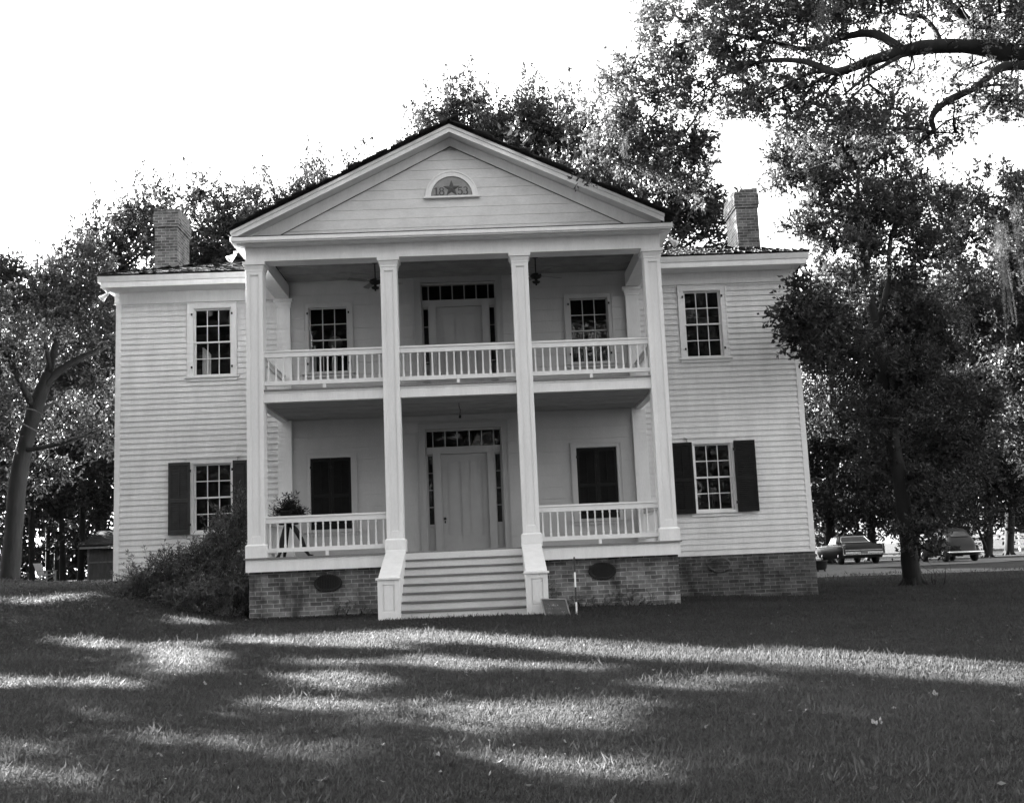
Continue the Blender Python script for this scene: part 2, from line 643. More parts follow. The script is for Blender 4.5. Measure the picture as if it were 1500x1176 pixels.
# frieze under the eaves
m = MB()
m.box(-W - .02, D - .05, 7.168, -4.23, D, 7.46)
m.box(-W - .045, D - .05, 7.168, -W - .02, BACK, 7.46)
m.build('frieze', M['trim'], house)
m = MB()
m.box(4.23, D - .05, 7.168, W + .02, D, 7.46)
m.box(W + .02, D - .05, 7.168, W + .045, BACK, 7.46)
m.build('frieze', M['trim'], house)

# foundations ----------------------------------------------------------
m = MB()
m.box(-W, D - .01, -.6, W, BACK, .868)
m.build('foundation', M['brick_wing'], house)
m = MB()
m.box(-4.22, -.02, -.5, 4.22, D - .02, .935)
m.build('foundation', M['brick'], house)

def vent(cx, cz, y, rx, rz, mm):
    m = MB()
    n = 32
    ring = lambda k: [(cx + rx * k * math.cos(2 * math.pi * i / n), cz + rz * k * math.sin(2 * math.pi * i / n)) for i in range(n)]
    m.prism(ring(.80), y - .012, y + .02)
    # beaded rim
    for i in range(n):
        a = 2 * math.pi * i / n
        m.lathe([(.002, -.03), (.028, -.026), (.034, 0), (.002, .01)], (cx + rx * .9 * math.cos(a), y, cz + rz * .88 * math.sin(a)), 6, 'y')
    for i in range(-6, 7):
        x = cx + i * rx * .115
        h = rz * .78 * math.sqrt(max(0, 1 - (i * .115 / .8) ** 2))
        m.box(x - .006, y - .024, cz - h, x + .006, y - .012, cz + h)
    o = m.build('vent', mm, house)
    return o
vent(-2.688, .672, -.03, .275, .165, M['iron'])
vent(2.704, .676, -.03, .275, .165, M['iron'])
vent(5.69, .655, D - .02, .27, .165, M['brick_wing'])

# windows --------------------------------------------------------------
def sash(win, cx, hw, z0, z1, y, paint='trim'):
    m = MB()
    st = .036 if paint == 'trim' else .026
    m.box(cx - hw, y, z0, cx - hw + st, y + .035, z1)
    m.box(cx + hw - st, y, z0, cx + hw, y + .035, z1)
    m.box(cx - hw + st, y, z0, cx + hw - st, y + .035, z0 + st)
    m.box(cx - hw + st, y, z1 - st * .8, cx + hw - st, y + .035, z1)
    iw = 2 * (hw - st)
    for i in (1, 2):
        x = cx - hw + st + iw * i / 3
        m.box(x - .009, y + .004, z0 + st, x + .009, y + .03, z1 - st * .8)
    zm = (z0 + st + z1 - st * .8) / 2
    for i in range(3):
        a = cx - hw + st + iw * i / 3 + (.009 if i else 0)
        b = cx - hw + st + iw * (i + 1) / 3 - (.009 if i < 2 else 0)
        m.box(a, y + .004, zm - .009, b, y + .03, zm + .009)
    m.build('sash', M[paint], win)
    g = MB()
    g.add([(cx - hw + st, y + .017, z0 + st), (cx + hw - st, y + .017, z0 + st),
           (cx + hw - st, y + .017, z1 - st), (cx - hw + st, y + .017, z1 - st)], [(0, 1, 2, 3)])
    g.build('pane', M['glass'], win)

def window(cx, z0, z1, hw, head=False, hinges=False, paint='trim'):
    m = MB()
    c = .13 if paint == 'trim' else .115
    zt = z1 + c
    y0, y1 = D - .045, D - .001
    m.box(cx - hw - c, y0, z0, cx - hw, y1, zt)
    m.box(cx + hw, y0, z0, cx + hw + c, y1, zt)
    m.box(cx - hw, y0, z1, cx + hw, y1, zt)
    m.box(cx - hw - c, y0 - .014, z0, cx - hw - c + .025, y0, zt)          # backband
    m.box(cx + hw + c - .025, y0 - .014, z0, cx + hw + c, y0, zt)
    m.box(cx - hw - c + .025, y0 - .014, zt - .025, cx + hw + c - .025, y0, zt)
    # jamb linings
    m.box(cx - hw, D - .03, z0, cx - hw + .012, D + .16, z1)
    m.box(cx + hw - .012, D - .03, z0, cx + hw, D + .16, z1)
    m.box(cx - hw + .012, D - .03, z1 - .012, cx + hw - .012, D + .16, z1)
    if head:
        m.box(cx - hw - c - .06, D - .085, zt, cx + hw + c + .06, D - .001, zt + .035)
    win = m.build('window', M[paint], house)
    s = MB()
    s.box(cx - hw - c - .05, D - .10, z0 - .05, cx + hw + c + .05, D - .001, z0 - .002)
    s.box(cx - hw - c, D - .055, z0 - .12, cx + hw + c, D - .001, z0 - .05)
    s.box(cx - hw + .012, D - .001, z0 - .03, cx + hw - .012, D + .15, z0 + .012)
    s.build('sill', M[paint], win)
    zm = (z0 + z1) / 2
    a = hw - .014
    sash(win, cx, a, zm - .018, z1 - .014, D + .045, paint)
    sash(win, cx, a, z0 + .014, zm + .018, D + .085, paint)
    if hinges:
        for s_ in (-1, 1):
            for zz in (z1 - .15, z0 + .2):
                h = MB()
                h.box(cx + s_ * (hw + .02) - .017, D - .075, zz - .024, cx + s_ * (hw + .02) + .017, D - .046, zz + .024)
                h.build('hinge', M['iron'], win)
    return win

for i, (c, a, b) in enumerate(WING):
    window(c, a, b, .44, head=i > 1, hinges=i < 2)
for c, a, b in PORCHW:
    window(c, a, b, .455, hinges=True, paint='wall')
pw = [window(c, a, b, .47, paint='wall') for c, a, b in PORCHS]

def shutter(x0, x1, z0, z1, y, m_, back=False, th=.035, label=None):
    m = MB()
    st = .055
    y1 = y + th
    m.box(x0, y, z0, x0 + st, y1, z1)
    m.box(x1 - st, y, z0, x1, y1, z1)
    zm = z0 + (z1 - z0) * .47
    bars = [(z0, z0 + .10), (zm - .04, zm + .04), (z1 - .075, z1)]
    for a, b in bars:
        m.box(x0 + st, y, a, x1 - st, y1, b)
    for a, b in ((bars[0][1], bars[1][0]), (bars[1][1], bars[2][0])):
        n = int((b - a) / .042)
        for k in range(n):
            zc = a + (k + .5) * (b - a) / n
            t = .030
            m.hexa([(x0 + st, y + .003, zc - t), (x1 - st, y + .003, zc - t), (x1 - st, y + th - .003, zc + .018), (x0 + st, y + th - .003, zc + .018),
                    (x0 + st, y + .003, zc - t + .009), (x1 - st, y + .003, zc - t + .009), (x1 - st, y + th - .003, zc + .027), (x0 + st, y + th - .003, zc + .027)])
        if not back:
            m.box((x0 + x1) / 2 - .008, y - .014, a + .03, (x0 + x1) / 2 + .008, y - .002, b - .03)
    if back:
        m.box(x0 + st, y + .012, z0 + .1, x1 - st, y + .02, z1 - .075)
        xa, xb = x0 + .14, x1 - .09
        m.hexa([(xa, y - .006, zm + .12), (xa + .022, y - .006, zm + .12), (xa + .022, y + .011, zm + .12), (xa, y + .011, zm + .12),
                (xb, y - .006, z1 - .33), (xb + .022, y - .006, z1 - .33), (xb + .022, y + .011, z1 - .33), (xb, y + .011, z1 - .33)])
    o = m.build('shutter', m_, house)
    if label:
        o['label'] = label
    for zz in (z0 + .22, z1 - .2):
        h = MB()
        xx = x1 if x1 < 0 and x0 < -6 else x0
        h.box(xx - .03, y - .012, zz - .03, xx + .03, y - .002, zz + .03)
        h.build('hinge', M['iron'], o)

for c, a, b in WING[2:]:
    s0, s1 = c - .475, c + .475
    mm = M['shutter_worn'] if c < 0 else M['shutter']
    shutter(s0 - .49, s0 - .005, a - .045, b + .035, D - .13, mm)
    shutter(s1 + .005, s1 + .49, a - .045, b + .035, D - .13, M['shutter'] if c > 0 else M['shutter_worn'], back=c > 0,
            label='shutter turned showing its plain boarded back' if c > 0 else None)
for c, a, b in PORCHS:
    shutter(c - .455, c - .003, a + .02, b - .018, D - .02, M['shutter'], label='closed louvred shutter')
    shutter(c + .003, c + .455, a + .02, b - .018, D - .02, M['shutter'], label='closed louvred shutter')

# doors ----------------------------------------------------------------
def entrance(z0, z1):
    m = MB()
    y0 = D - .05
    ho = .876
    m.box(-ho - .15, y0, z0, -ho, D - .001, z1 + .15)
    m.box(ho, y0, z0, ho + .15, D - .001, z1 + .15)
    m.box(-ho, y0, z1, ho, D - .001, z1 + .15)
    for s in (-1, 1):
        xa, xb = sorted((s * (ho + .15), s * (ho + .122)))
        m.box(xa, y0 - .016, z0, xb, y0, z1 + .15)
    m.box(-ho - .122, y0 - .016, z1 + .122, ho + .122, y0, z1 + .15)
    ztr = z1 - .41          # underside of transom glass
    zb = ztr - .16          # underside of transom bar
    yr = D + .05            # recessed plane
    for s in (-1, 1):       # jamb, outer stile and inner post
        for a, b, dy in ((.846, .876, .0), (.535, .70, .03)):
            xa, xb = sorted((s * a, s * b))
            m.box(xa, yr - dy, z0, xb, D + .19, (z1 - .03) if a > .8 else zb)
    m.box(-ho, yr, z1 - .045, ho, D + .19, z1)
    m.box(-.846, yr - .03, zb, .846, D + .19, ztr)
    ent = m.build('door_frame', M['door'], house)
    ent['label'] = 'panelled entrance surround with transom and sidelights'
    # transom lights
    for x in (-.70, -.42, -.14, .14, .42, .70):
        t = MB()
        t.box(x - .011, yr + .05, ztr, x + .011, yr + .085, z1 - .045)
        t.build('transom_bar', M['door'], ent)
    g = MB()
    g.add([(-.846, yr + .07, ztr), (.846, yr + .07, ztr), (.846, yr + .07, z1 - .045), (-.846, yr + .07, z1 - .045)], [(0, 1, 2, 3)])
    g.build('pane', M['glass'], ent)
    for s in (-1, 1):
        xa, xb = sorted((s * .70, s * .846))
        sd = MB()
        zs = z0 + .62
        sd.box(xa, yr + .04, z0, xb, yr + .09, zs - .06)
        sd.box(xa, yr + .01, zs - .06, xb, yr + .09, zs)
        sd.box(xa + .02, yr + .025, z0 + .1, xb - .02, yr + .039, zs - .14)
        sd.box(xa, yr + .04, zs, xa + .02, yr + .09, zb)
        sd.box(xb - .02, yr + .04, zs, xb, yr + .09, zb)
        sd.box(xa + .02, yr + .04, zb - .035, xb - .02, yr + .09, zb)
        for k in (1, 2, 3):
            zz = zs + (zb - .035 - zs) * k / 4
            sd.box(xa + .02, yr + .05, zz - .008, xb - .02, yr + .08, zz + .008)
        so = sd.build('sidelight', M['door'], ent)
        g = MB()
        g.add([(xa + .02, yr + .065, zs), (xb - .02, yr + .065, zs), (xb - .02, yr + .065, zb - .035), (xa + .02, yr + .065, zb - .035)], [(0, 1, 2, 3)])
        g.build('pane', M['glass'], ent)
    d = MB()
    yd = yr + .04
    px = [(-.41, -.075), (.075, .41)]
    pz = (z0 + .34, zb - .17)
    for x0, x1, a, b in rects_minus(-.534, .534, z0 + .01, zb - .006, [(p[0], p[1], *pz) for p in px]):
        d.box(x0, yd, a, x1, yd + .045, b)
    for p in px:
        d.box(p[0], yd + .018, pz[0], p[1], yd + .03, pz[1])
        d.box(p[0] + .05, yd + .008, pz[0] + .05, p[1] - .05, yd + .018, pz[1] - .05)
    do = d.build('door', M['door'], house)
    k = MB()
    k.lathe([(.004, 0), (.012, -.005), (.012, -.03), (.03, -.04), (.032, -.06), (.018, -.072), (.002, -.074)], (-.475, yd, z0 + .74), 12, 'y')
    k.build('handle', M['iron'], do, True)
    k = MB()
    k.box(-.49, yd - .006, z0 + .64, -.46, yd, z0 + .69)
    k.build('lock_plate', M['iron'], do)
entrance(Z1, 3.99)
entrance(Z2, 7.435)

# interior -------------------------------------------------------------
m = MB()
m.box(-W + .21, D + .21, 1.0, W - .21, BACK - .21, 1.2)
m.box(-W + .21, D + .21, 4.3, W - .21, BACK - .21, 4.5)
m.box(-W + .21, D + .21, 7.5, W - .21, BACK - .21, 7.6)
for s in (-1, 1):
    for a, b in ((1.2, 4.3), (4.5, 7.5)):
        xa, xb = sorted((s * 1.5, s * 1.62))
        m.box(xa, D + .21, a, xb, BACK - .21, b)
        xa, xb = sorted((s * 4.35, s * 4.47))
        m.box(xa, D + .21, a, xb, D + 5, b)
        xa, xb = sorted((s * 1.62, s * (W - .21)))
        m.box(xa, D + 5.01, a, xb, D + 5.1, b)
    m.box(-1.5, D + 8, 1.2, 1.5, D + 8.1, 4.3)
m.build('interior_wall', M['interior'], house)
def curtain(x0, x1, z0, z1, y, gather=None):
    """hanging cloth with folds; gather narrows the top from one side"""
    n, k = 22, 12
    vs, fs = [], []
    for j in range(k + 1):
        t = j / k
        for i in range(n + 1):
            s = i / n
            xr = x1 - (gather or 0) * max(0, (t - .78) / .22) * (x1 - x0)
            vs.append((x0 + (xr - x0) * s, y + .02 * math.sin(s * 19 + t) + .01 * math.sin(s * 43), z0 + (z1 - z0) * t))
    for j in range(k):
        for i in range(n):
            a = j * (n + 1) + i
            fs.append((a, a + 1, a + n + 2, a + n + 1))
    return tag(MB().add(vs, fs).build('curtain', M['cloth'], None, True))
for q, g, lab in (((-5.975, -5.775, 5.44, 6.13, D + .17), .85, 'narrow white curtain inside the upper window of the left wing'),
                  ((-2.985, -2.855, 5.42, 6.07, D + .17), .8, 'bright white curtain strip inside the upper left porch window'),
                  ((-3.40, -3.345, 5.42, 6.08, D + .17), .3, 'thin white curtain edge beside the frame of the upper left porch window')):
    tag(curtain(*q, gather=g), lab, 'curtain')
lamp = empty('table_lamp', (-2.93, D + .42, 5.0), label='round pale globe lamp behind the upper left porch window', cat='lamp')
MB().lathe([(.10, 0), (.11, .02), (.04, .05), (.03, .5), (.045, .9), (.03, 1.02)], (0, 0, 0), 16).build('base', M['iron'], lamp, True)
MB().lathe([(.03, 1.02)] + [(.165 * math.sin(a), 1.175 - .165 * math.cos(a)) for a in np.linspace(.25, 3.0, 12)], (0, 0, 0), 20).build(
    'globe', mat('frosted_globe', .22, .3, .2, 9), lamp, True)
tbl = empty('side_table', (-2.93, D + .42, 4.5), label='small dark side table under the globe lamp', cat='table')
MB().lathe([(.28, .47), (.29, .485), (.28, .5)], n=24).build('table_top', M['wood_dark'], tbl)
for k in range(3):
    a = k * 2.094
    MB().tube([(.2 * math.cos(a), .2 * math.sin(a), .47), (.24 * math.cos(a), .24 * math.sin(a), 0.0)], .02, 8).build('leg', M['wood_dark'], tbl)

# porch ----------------------------------------------------------------
XC = (-4.05, -1.337, 1.337, 4.05)
# floors of narrow boards running front to back
def deck(z, x0, x1, y0, y1):
    m = MB()
    x = x0
    while x < x1 - .001:
        b = min(x + .09, x1)
        m.box(x, y0 - R_.random() * .006, z - .03, b - .003, y1, z - R_.random() * .002)
        x = b
    return m.build('porch_floor', M['floor'], house)
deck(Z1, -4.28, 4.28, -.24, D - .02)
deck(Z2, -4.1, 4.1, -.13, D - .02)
m = MB()
m.box(-4.25, -.2, .937, 4.25, -.16, 1.178)
m.box(-4.25, -.16, .937, -4.21, D - .03, 1.178)
m.box(4.21, -.16, .937, 4.25, D - .03, 1.178)
m.build('porch_fascia', M['trim'], house)
m = MB()
for a, b in zip(XC[:-1], XC[1:]):
    m.box(a + .168, -.09, 4.275, b - .168, .06, 4.497)
    m.box(a + .168, -.102, 4.46, b - .168, -.09, 4.497)
for s in (-1, 1):
    xa, xb = sorted((s * 3.98, s * 4.12))
    m.box(xa, .168, 4.275, xb, D - .06, 4.497)
m.build('balcony_fascia', M['trim'], house)
# ceilings of beaded boards running along the porch
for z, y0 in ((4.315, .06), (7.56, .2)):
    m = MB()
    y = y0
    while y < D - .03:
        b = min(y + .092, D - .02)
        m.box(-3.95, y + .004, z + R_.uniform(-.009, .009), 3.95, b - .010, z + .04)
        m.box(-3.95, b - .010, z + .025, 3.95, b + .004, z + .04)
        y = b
    m.build('porch_ceiling', M['ceiling' if z < 5 else 'ceiling_dimmed'], house)

def column(cx):
    m = MB()
    h, z0, z1 = .167, Z1 + .27, 6.97
    y0, y1 = -.167, .167
    e = .028                # stile depth over the panel field
    m.box(cx - h + e, y0 + e, z0, cx + h - e, y1 - e, z1)
    s = .075
    for x0, x1 in ((cx - h, cx - h + s), (cx + h - s, cx + h)):
        m.box(x0, y0, z0, x1, y0 + e, z1)
        m.box(x0, y1 - e, z0, x1, y1, z1)
    for a, b in ((z0, z0 + .14), (z1 - .09, z1)):
        m.box(cx - h + s, y0, a, cx + h - s, y0 + e, b)
        m.box(cx - h + s, y1 - e, a, cx + h - s, y1, b)
    for x0, x1 in ((cx - h, cx - h + e), (cx + h - e, cx + h)):
        m.box(x0, y0 + e, z0, x1, y1 - e, z1)
    # panel mould: a thin raised bead inside the stiles
    xb = h - s
    for x in (cx - xb, cx + xb - .014):
        m.box(x, y0 + .011, z0 + .14, x + .014, y0 + e, z1 - .09)
    for z in (z0 + .14, z1 - .104):
        m.box(cx - xb + .014, y0 + .011, z, cx + xb - .014, y0 + e, z + .014)
    c = m.build('column', M['trim'], house, bevel=.004)
    b = MB()
    b.box(cx - .205, -.205, Z1, cx + .205, .205, Z1 + .235)
    b.hexa([(cx - .205, -.205, Z1 + .235), (cx + .205, -.205, Z1 + .235), (cx + .205, .205, Z1 + .235), (cx - .205, .205, Z1 + .235),
            (cx - .172, -.172, Z1 + .27), (cx + .172, -.172, Z1 + .27), (cx + .172, .172, Z1 + .27), (cx - .172, .172, Z1 + .27)])
    b.build('base', M['trim'], c, bevel=.004)
    k = MB()
    def sq(a, za, bb, zb):
        k.hexa([(cx - a, -a, za), (cx + a, -a, za), (cx + a, a, za), (cx - a, a, za), (cx - bb, -bb, zb), (cx + bb, -bb, zb), (cx + bb, bb, zb), (cx - bb, bb, zb)])
    sq(.178, 6.955, .178, 6.985)
    sq(.172, 6.985, .188, 7.03)
    sq(.188, 7.03, .205, 7.075)
    sq(.224, 7.08, .224, 7.148)
    k.build('capital', M['trim'], c, bevel=.003)
for x in XC:
    column(x)
for s in (-1, 1):            # wall pilasters
    m = MB()
    xa, xb = sorted((s * 3.895, s * 4.205))
    m.box(xa, D - .10, Z1, xb, D - .002, 6.97)
    m.box(xa - .03, D - .13, Z1, xb + .03, D - .002, Z1 + .24)
    p = m.build('pilaster', M['trim'], house, bevel=.004)
    m = MB()
    m.box(xa - .015, D - .115, 6.95, xb + .015, D - .002, 6.985)
    m.hexa([(xa - .01, D - .11, 6.985), (xb + .01, D - .11, 6.985), (xb + .01, D - .002, 6.985), (xa - .01, D - .002, 6.985),
            (xa - .04, D - .14, 7.08), (xb + .04, D - .14, 7.08), (xb + .04, D - .002, 7.08), (xa - .04, D - .002, 7.08)])
    m.box(xa - .06, D - .16, 7.08, xb + .06, D - .002, 7.148)
    m.build('capital', M['trim'], p)

# railings -------------------------------------------------------------
def rail_run(p0, p1, z, name_parent=house, n=16, block=True):
    """railing between two points on the deck: hand rail, foot rail, tapering balusters"""
    p0, p1 = Vector((*p0, 0)), Vector((*p1, 0))
    t = (p1 - p0).normalized()
    L = (p1 - p0).length
    nn = Vector((-t.y, t.x, 0))
    def bar(m, a, b, half, z0, z1):
        q = [p0 + t * a - nn * half, p0 + t * b - nn * half, p0 + t * b + nn * half, p0 + t * a + nn * half]
        m.hexa([(v.x, v.y, z + z0) for v in q] + [(v.x, v.y, z + z1) for v in q])
    m = MB()
    bar(m, 0, L, .055, .765, .80)
    bar(m, 0, L, .036, .665, .763)
    r = m.build('railing', M['rail'], house)
    f = MB()
    bar(f, 0, L, .034, .095, .178)
    f.build('bottom_rail', M['rail'], r)
    if block:
        b = MB()
        bar(b, L / 2 - .03, L / 2 + .03, .03, 0, .094)
        b.build('rail_block', M['rail'], r)
    for k in range(n):
        c = p0 + t * (L * (k + .5) / n + R_.uniform(-.004, .004))
        b = MB()
        hs = [(.178, .021), (.23, .021), (.25, .017), (.60, .011), (.62, .016), (.665, .016)]
        for (za, ra), (zb, rb) in zip(hs[:-1], hs[1:]):
            b.hexa([(c.x + dx * ra, c.y + dy * ra, z + za) for dx, dy in ((-1, -1), (1, -1), (1, 1), (-1, 1))] +
                   [(c.x + dx * rb, c.y + dy * rb, z + zb) for dx, dy in ((-1, -1), (1, -1), (1, 1), (-1, 1))])
        b.build('baluster', M['rail'], r)
for a, b in zip(XC[:-1], XC[1:]):
    rail_run((a + .168, 0), (b - .168, 0), Z2)
for a, b in ((XC[0], XC[1]), (XC[2], XC[3])):
    rail_run((a + .168, 0), (b - .168, 0), Z1)
for s in (-1, 1):
    for z in (Z1, Z2):
        rail_run((s * 4.05, .168), (s * 4.05, D - .165), z, n=18)

# steps ----------------------------------------------------------------
RUN, N = .243, 8
rise = Z1 / N
st = MB()
for k in range(1, N):
    y0 = -.24 - RUN * (N - k)
    zt = rise * k
    st.box(-1.125, y0, zt - rise + (.0 if k > 1 else -.2), 1.125, y0 + .02, zt - .037)  # riser
st.box(-1.125, -.262, Z1 - rise, 1.125, -.242, Z1 - .033)
stp = st.build('front_steps', M['step'], house)
for k in range(1, N):
    y0 = -.24 - RUN * (N - k)
    t = MB()
    t.box(-1.125, y0 - .032, rise * k - .036, 1.125, y0 + RUN - .001, rise * k)
    t.build('tread', M['tread'], stp, bevel=.008)
yend = -.24 - RUN * 7
for s in (-1, 1):
    xa, xb = sorted((s * 1.127, s * 1.51))
    m = MB()
    m.prism([(-.25, -.2), (-.25, 1.26), (-.33, 1.24), (yend + .02, .775), (yend + .02, -.2)], xa, xb, 'x')
    m.build('cheek_wall', M['trim'], stp, bevel=.004)
    m = MB()
    xa, xb = sorted((s * 1.115, s * 1.50))
    y0, y1 = yend - .28, yend + .02
    m.box(xa, y0 + .02, -.2, xb, y1, .715)
    m.box(xa, y0, -.2, xa + .085, y0 + .02, .715)
    m.box(xb - .085, y0, -.2, xb, y0 + .02, .715)
    m.box(xa + .085, y0, -.2, xb - .085, y0 + .02, .16)
    m.box(xa + .085, y0, .63, xb - .085, y0 + .02, .715)
    m.box(xa + .11, y0 + .010, .185, xb - .11, y0 + .02, .605)
    m.box(xa - .03, y0 - .03, .716, xb + .03, y1 + .02, .752)
    m.build('newel_pier', M['trim'], stp, bevel=.003)

# entablature and pediment ---------------------------------------------
m = MB()
m.box(-4.22, -.2, 7.15, 4.22, .2, 7.46)
for s in (-1, 1):
    xa, xb = sorted((s * 3.9, s * 4.22))
    m.box(xa, .2, 7.15, xb, D - .16, 7.46)
m.box(-3.9, .2, 7.47, 3.9, .24, 7.55)
m.build('entablature', M['trim'], house, bevel=.003)
m = MB()
m.box(-4.42, -.5, 7.462, 4.42, -.2, 7.55)
m.box(-4.42, -.2, 7.462, -4.22, 2.3, 7.55)
m.box(4.22, -.2, 7.462, 4.42, 2.3, 7.55)
m.box(-4.34, -.42, 7.44, 4.34, -.2, 7.461)
m.box(-4.435, -.525, 7.49, 4.435, -.5, 7.572)
m.box(-4.46, -.49, 7.50, -4.435, 2.4, 7.60)
m.box(4.435, -.49, 7.50, 4.46, 2.4, 7.60)
m.build('cornice', M['trim'], house, bevel=.003)
m = MB()
m.box(-4.40, -.535, 7.574, 4.40, -.03, 7.586)
m.build('flashing_or_joint_strip', M['flash_joint'], house)
SL = .476
PK = 9.80
# tympanum of wide boards
m = MB()
z, k = 7.60, 0
while z < 9.42:
    zt = min(z + .203, 9.50)
    a0, a1 = (9.52 - z) / .505, (9.52 - zt) / .505
    m.prism([(-a0, z), (a0, z), (max(a1, .01), zt - .006), (-max(a1, .01), zt - .006)], -.045 - R_.random() * .006, .0)
    z = zt
m.build('tympanum', M['gable'], house)
m = MB()
m.prism([(-4.2, 7.59), (4.2, 7.59), (0, 9.62)], .002, .03)
m.build('gable_backing', M['gable'], house)
m = MB()
for s in (-1, 1):   # plain raking frieze board
    m = MB()
    m.prism([(s * 3.80, 7.60), (s * 4.40, 7.60), (0, 9.705), (0, 9.52)], -.068, -.052)
    m.build('raking_frieze', M['trim'], house)
    m = MB()
    m.prism([(s * 3.765, 7.60), (s * 3.798, 7.60), (0, 9.519), (0, 9.503)], -.062, -.053)  # dark strip stands in for the shadowed joint along the frieze
    m.build('flashing_or_joint_strip', M['flash_joint'], house)
for s in (-1, 1):
    m = MB()
    e = 4.43 if s < 0 else 4.29
    m.prism([(s * e, PK - SL * e - .15), (s * e, PK - SL * e), (0, PK), (0, PK - .145)], -.5, -.465)
    m.prism([(s * (e + .01), PK - SL * (e + .01) - .05), (s * (e + .01), PK - SL * (e + .01) + .012), (0, PK + .012), (0, PK - .05)], -.53, -.5)
    m.prism([(s * (e - .03), PK - SL * (e - .03) - .09), (s * (e - .03), PK - SL * (e - .03) - .065), (0, PK - .065), (0, PK - .09)], -.465, 0)
    m.build('raking_cornice', M['trim'], house)

# lunette
def arc(r, n=28, cx=0., cz=8.43):
    return [(cx + r * math.cos(math.pi * i / n), cz + r * math.sin(math.pi * i / n)) for i in range(n + 1)]
m = MB()
a, b, c = arc(.43), arc(.515), arc(.545)
for i in range(28):
    m.prism([a[i], b[i], b[i + 1], a[i + 1]], -.09, -.05)
    m.prism([b[i], c[i], c[i + 1], b[i + 1]], -.105, -.05)
m.box(-.58, -.13, 8.395, .58, -.05, 8.43)
lun = m.build('lunette', M['trim'], house)
MB().prism(arc(.43), -.062, -.054).build('lunette_panel', M['tym'], lun)
# five-pointed star, faceted like a tin barn star
m = MB()
cx, cz, R0 = .0, 8.60, .185
pts = []
for i in range(10):
    r = R0 if i % 2 == 0 else R0 * .40
    an = math.pi / 2 + i * math.pi / 5
    pts.append((cx + r * math.cos(an), -.0635, cz + r * math.sin(an)))
m.add(pts + [(cx, -.095, cz)], [(i, (i + 1) % 10, 10) for i in range(10)])
m.build('star', M['mark'], lun)
# numerals with thick and thin strokes
def ribbon(m, streak, widths, y=-.066):
    for i in range(len(streak) - 1):
        (x0, z0), (x1, z1) = streak[i], streak[i + 1]
        dx, dz = x1 - x0, z1 - z0
        L = math.hypot(dx, dz) or 1
        nx, nz = -dz / L, dx / L
        a, b = widths[i] / 2, widths[i + 1] / 2
        yy = y - .0004 * (i % 2)
        m.prism([(x0 - nx * a, z0 - nz * a), (x1 - nx * b, z1 - nz * b), (x1 + nx * b, z1 + nz * b), (x0 + nx * a, z0 + nz * a)], yy, -.060)
def ell(cx, cz, rx, rz, a0, a1, thick, thin, n=16):
    p, w_ = [], []
    for i in range(n + 1):
        an = math.radians(a0 + (a1 - a0) * i / n)
        p.append((cx + rx * math.cos(an), cz + rz * math.sin(an)))
        w_.append(thin + (thick - thin) * abs(math.cos(an)))
    return p, w_
zb, H = 8.465, .165
num = MB()
def next_numeral():
    global num
    num.build('numeral', M['mark'], lun)
    num = MB()
x = -.315                                        # 1
ribbon(num, [(x, zb), (x, zb + H)], [.034, .034])
ribbon(num, [(x - .045, zb + .006), (x + .045, zb + .006)], [.014, .014])
ribbon(num, [(x - .042, zb + H - .03), (x, zb + H - .004)], [.012, .02])
next_numeral()
x = -.205                                        # 8
ribbon(num, *ell(x, zb + .046, .045, .044, 0, 360, .032, .013))
ribbon(num, *ell(x, zb + .124, .037, .037, 0, 360, .028, .012))
next_numeral()
x = .175                                         # 5
ribbon(num, [(x - .03, zb + H - .012), (x + .042, zb + H - .008)], [.028, .022])
ribbon(num, [(x - .03, zb + H - .012), (x - .036, zb + .085)], [.014, .014])
ribbon(num, *ell(x - .002, zb + .054, .045, .05, 140, -150, .032, .013))
next_numeral()
x = .285                                         # 3
ribbon(num, *ell(x, zb + .124, .037, .037, 150, -80, .028, .012))
ribbon(num, *ell(x, zb + .047, .044, .046, 80, -150, .032, .013))
next_numeral()

# roofs ----------------------------------------------------------------
def shingles(m, o, u, v, w_, h, inside, exp=.15, width=.14, th=.022):
    """shingle courses on the plane o + a u + b v (u along the eave, v up the slope)"""
    o, u, v = Vector(o), Vector(u).normalized(), Vector(v).normalized()
    n = u.cross(v).normalized()
    if n.z < 0:
        n = -n
    b = 0.
    while b < h:
        a = R_.uniform(-width, 0)
        while a < w_:
            ww = width * R_.uniform(.55, 1.25)
            if inside(a + ww / 2, b + exp * .5):
                up = R_.uniform(0, .012) if R_.random() < .8 else R_.uniform(.01, .035)
                t = th * R_.uniform(.7, 1.2)
                dl = R_.uniform(-.02, .012)
                p = [o + u * a + v * (b + dl) + n * (.012 + up), o + u * (a + ww - .006) + v * (b + dl) + n * (.012 + up * R_.random()),
                     o + u * (a + ww - .006) + v * (b + exp * 1.5) + n * .004, o + u * a + v * (b + exp * 1.5) + n * .004]
                q = [s + n * t for s in p]
                m.hexa(p + q)
            a += ww
        b += exp

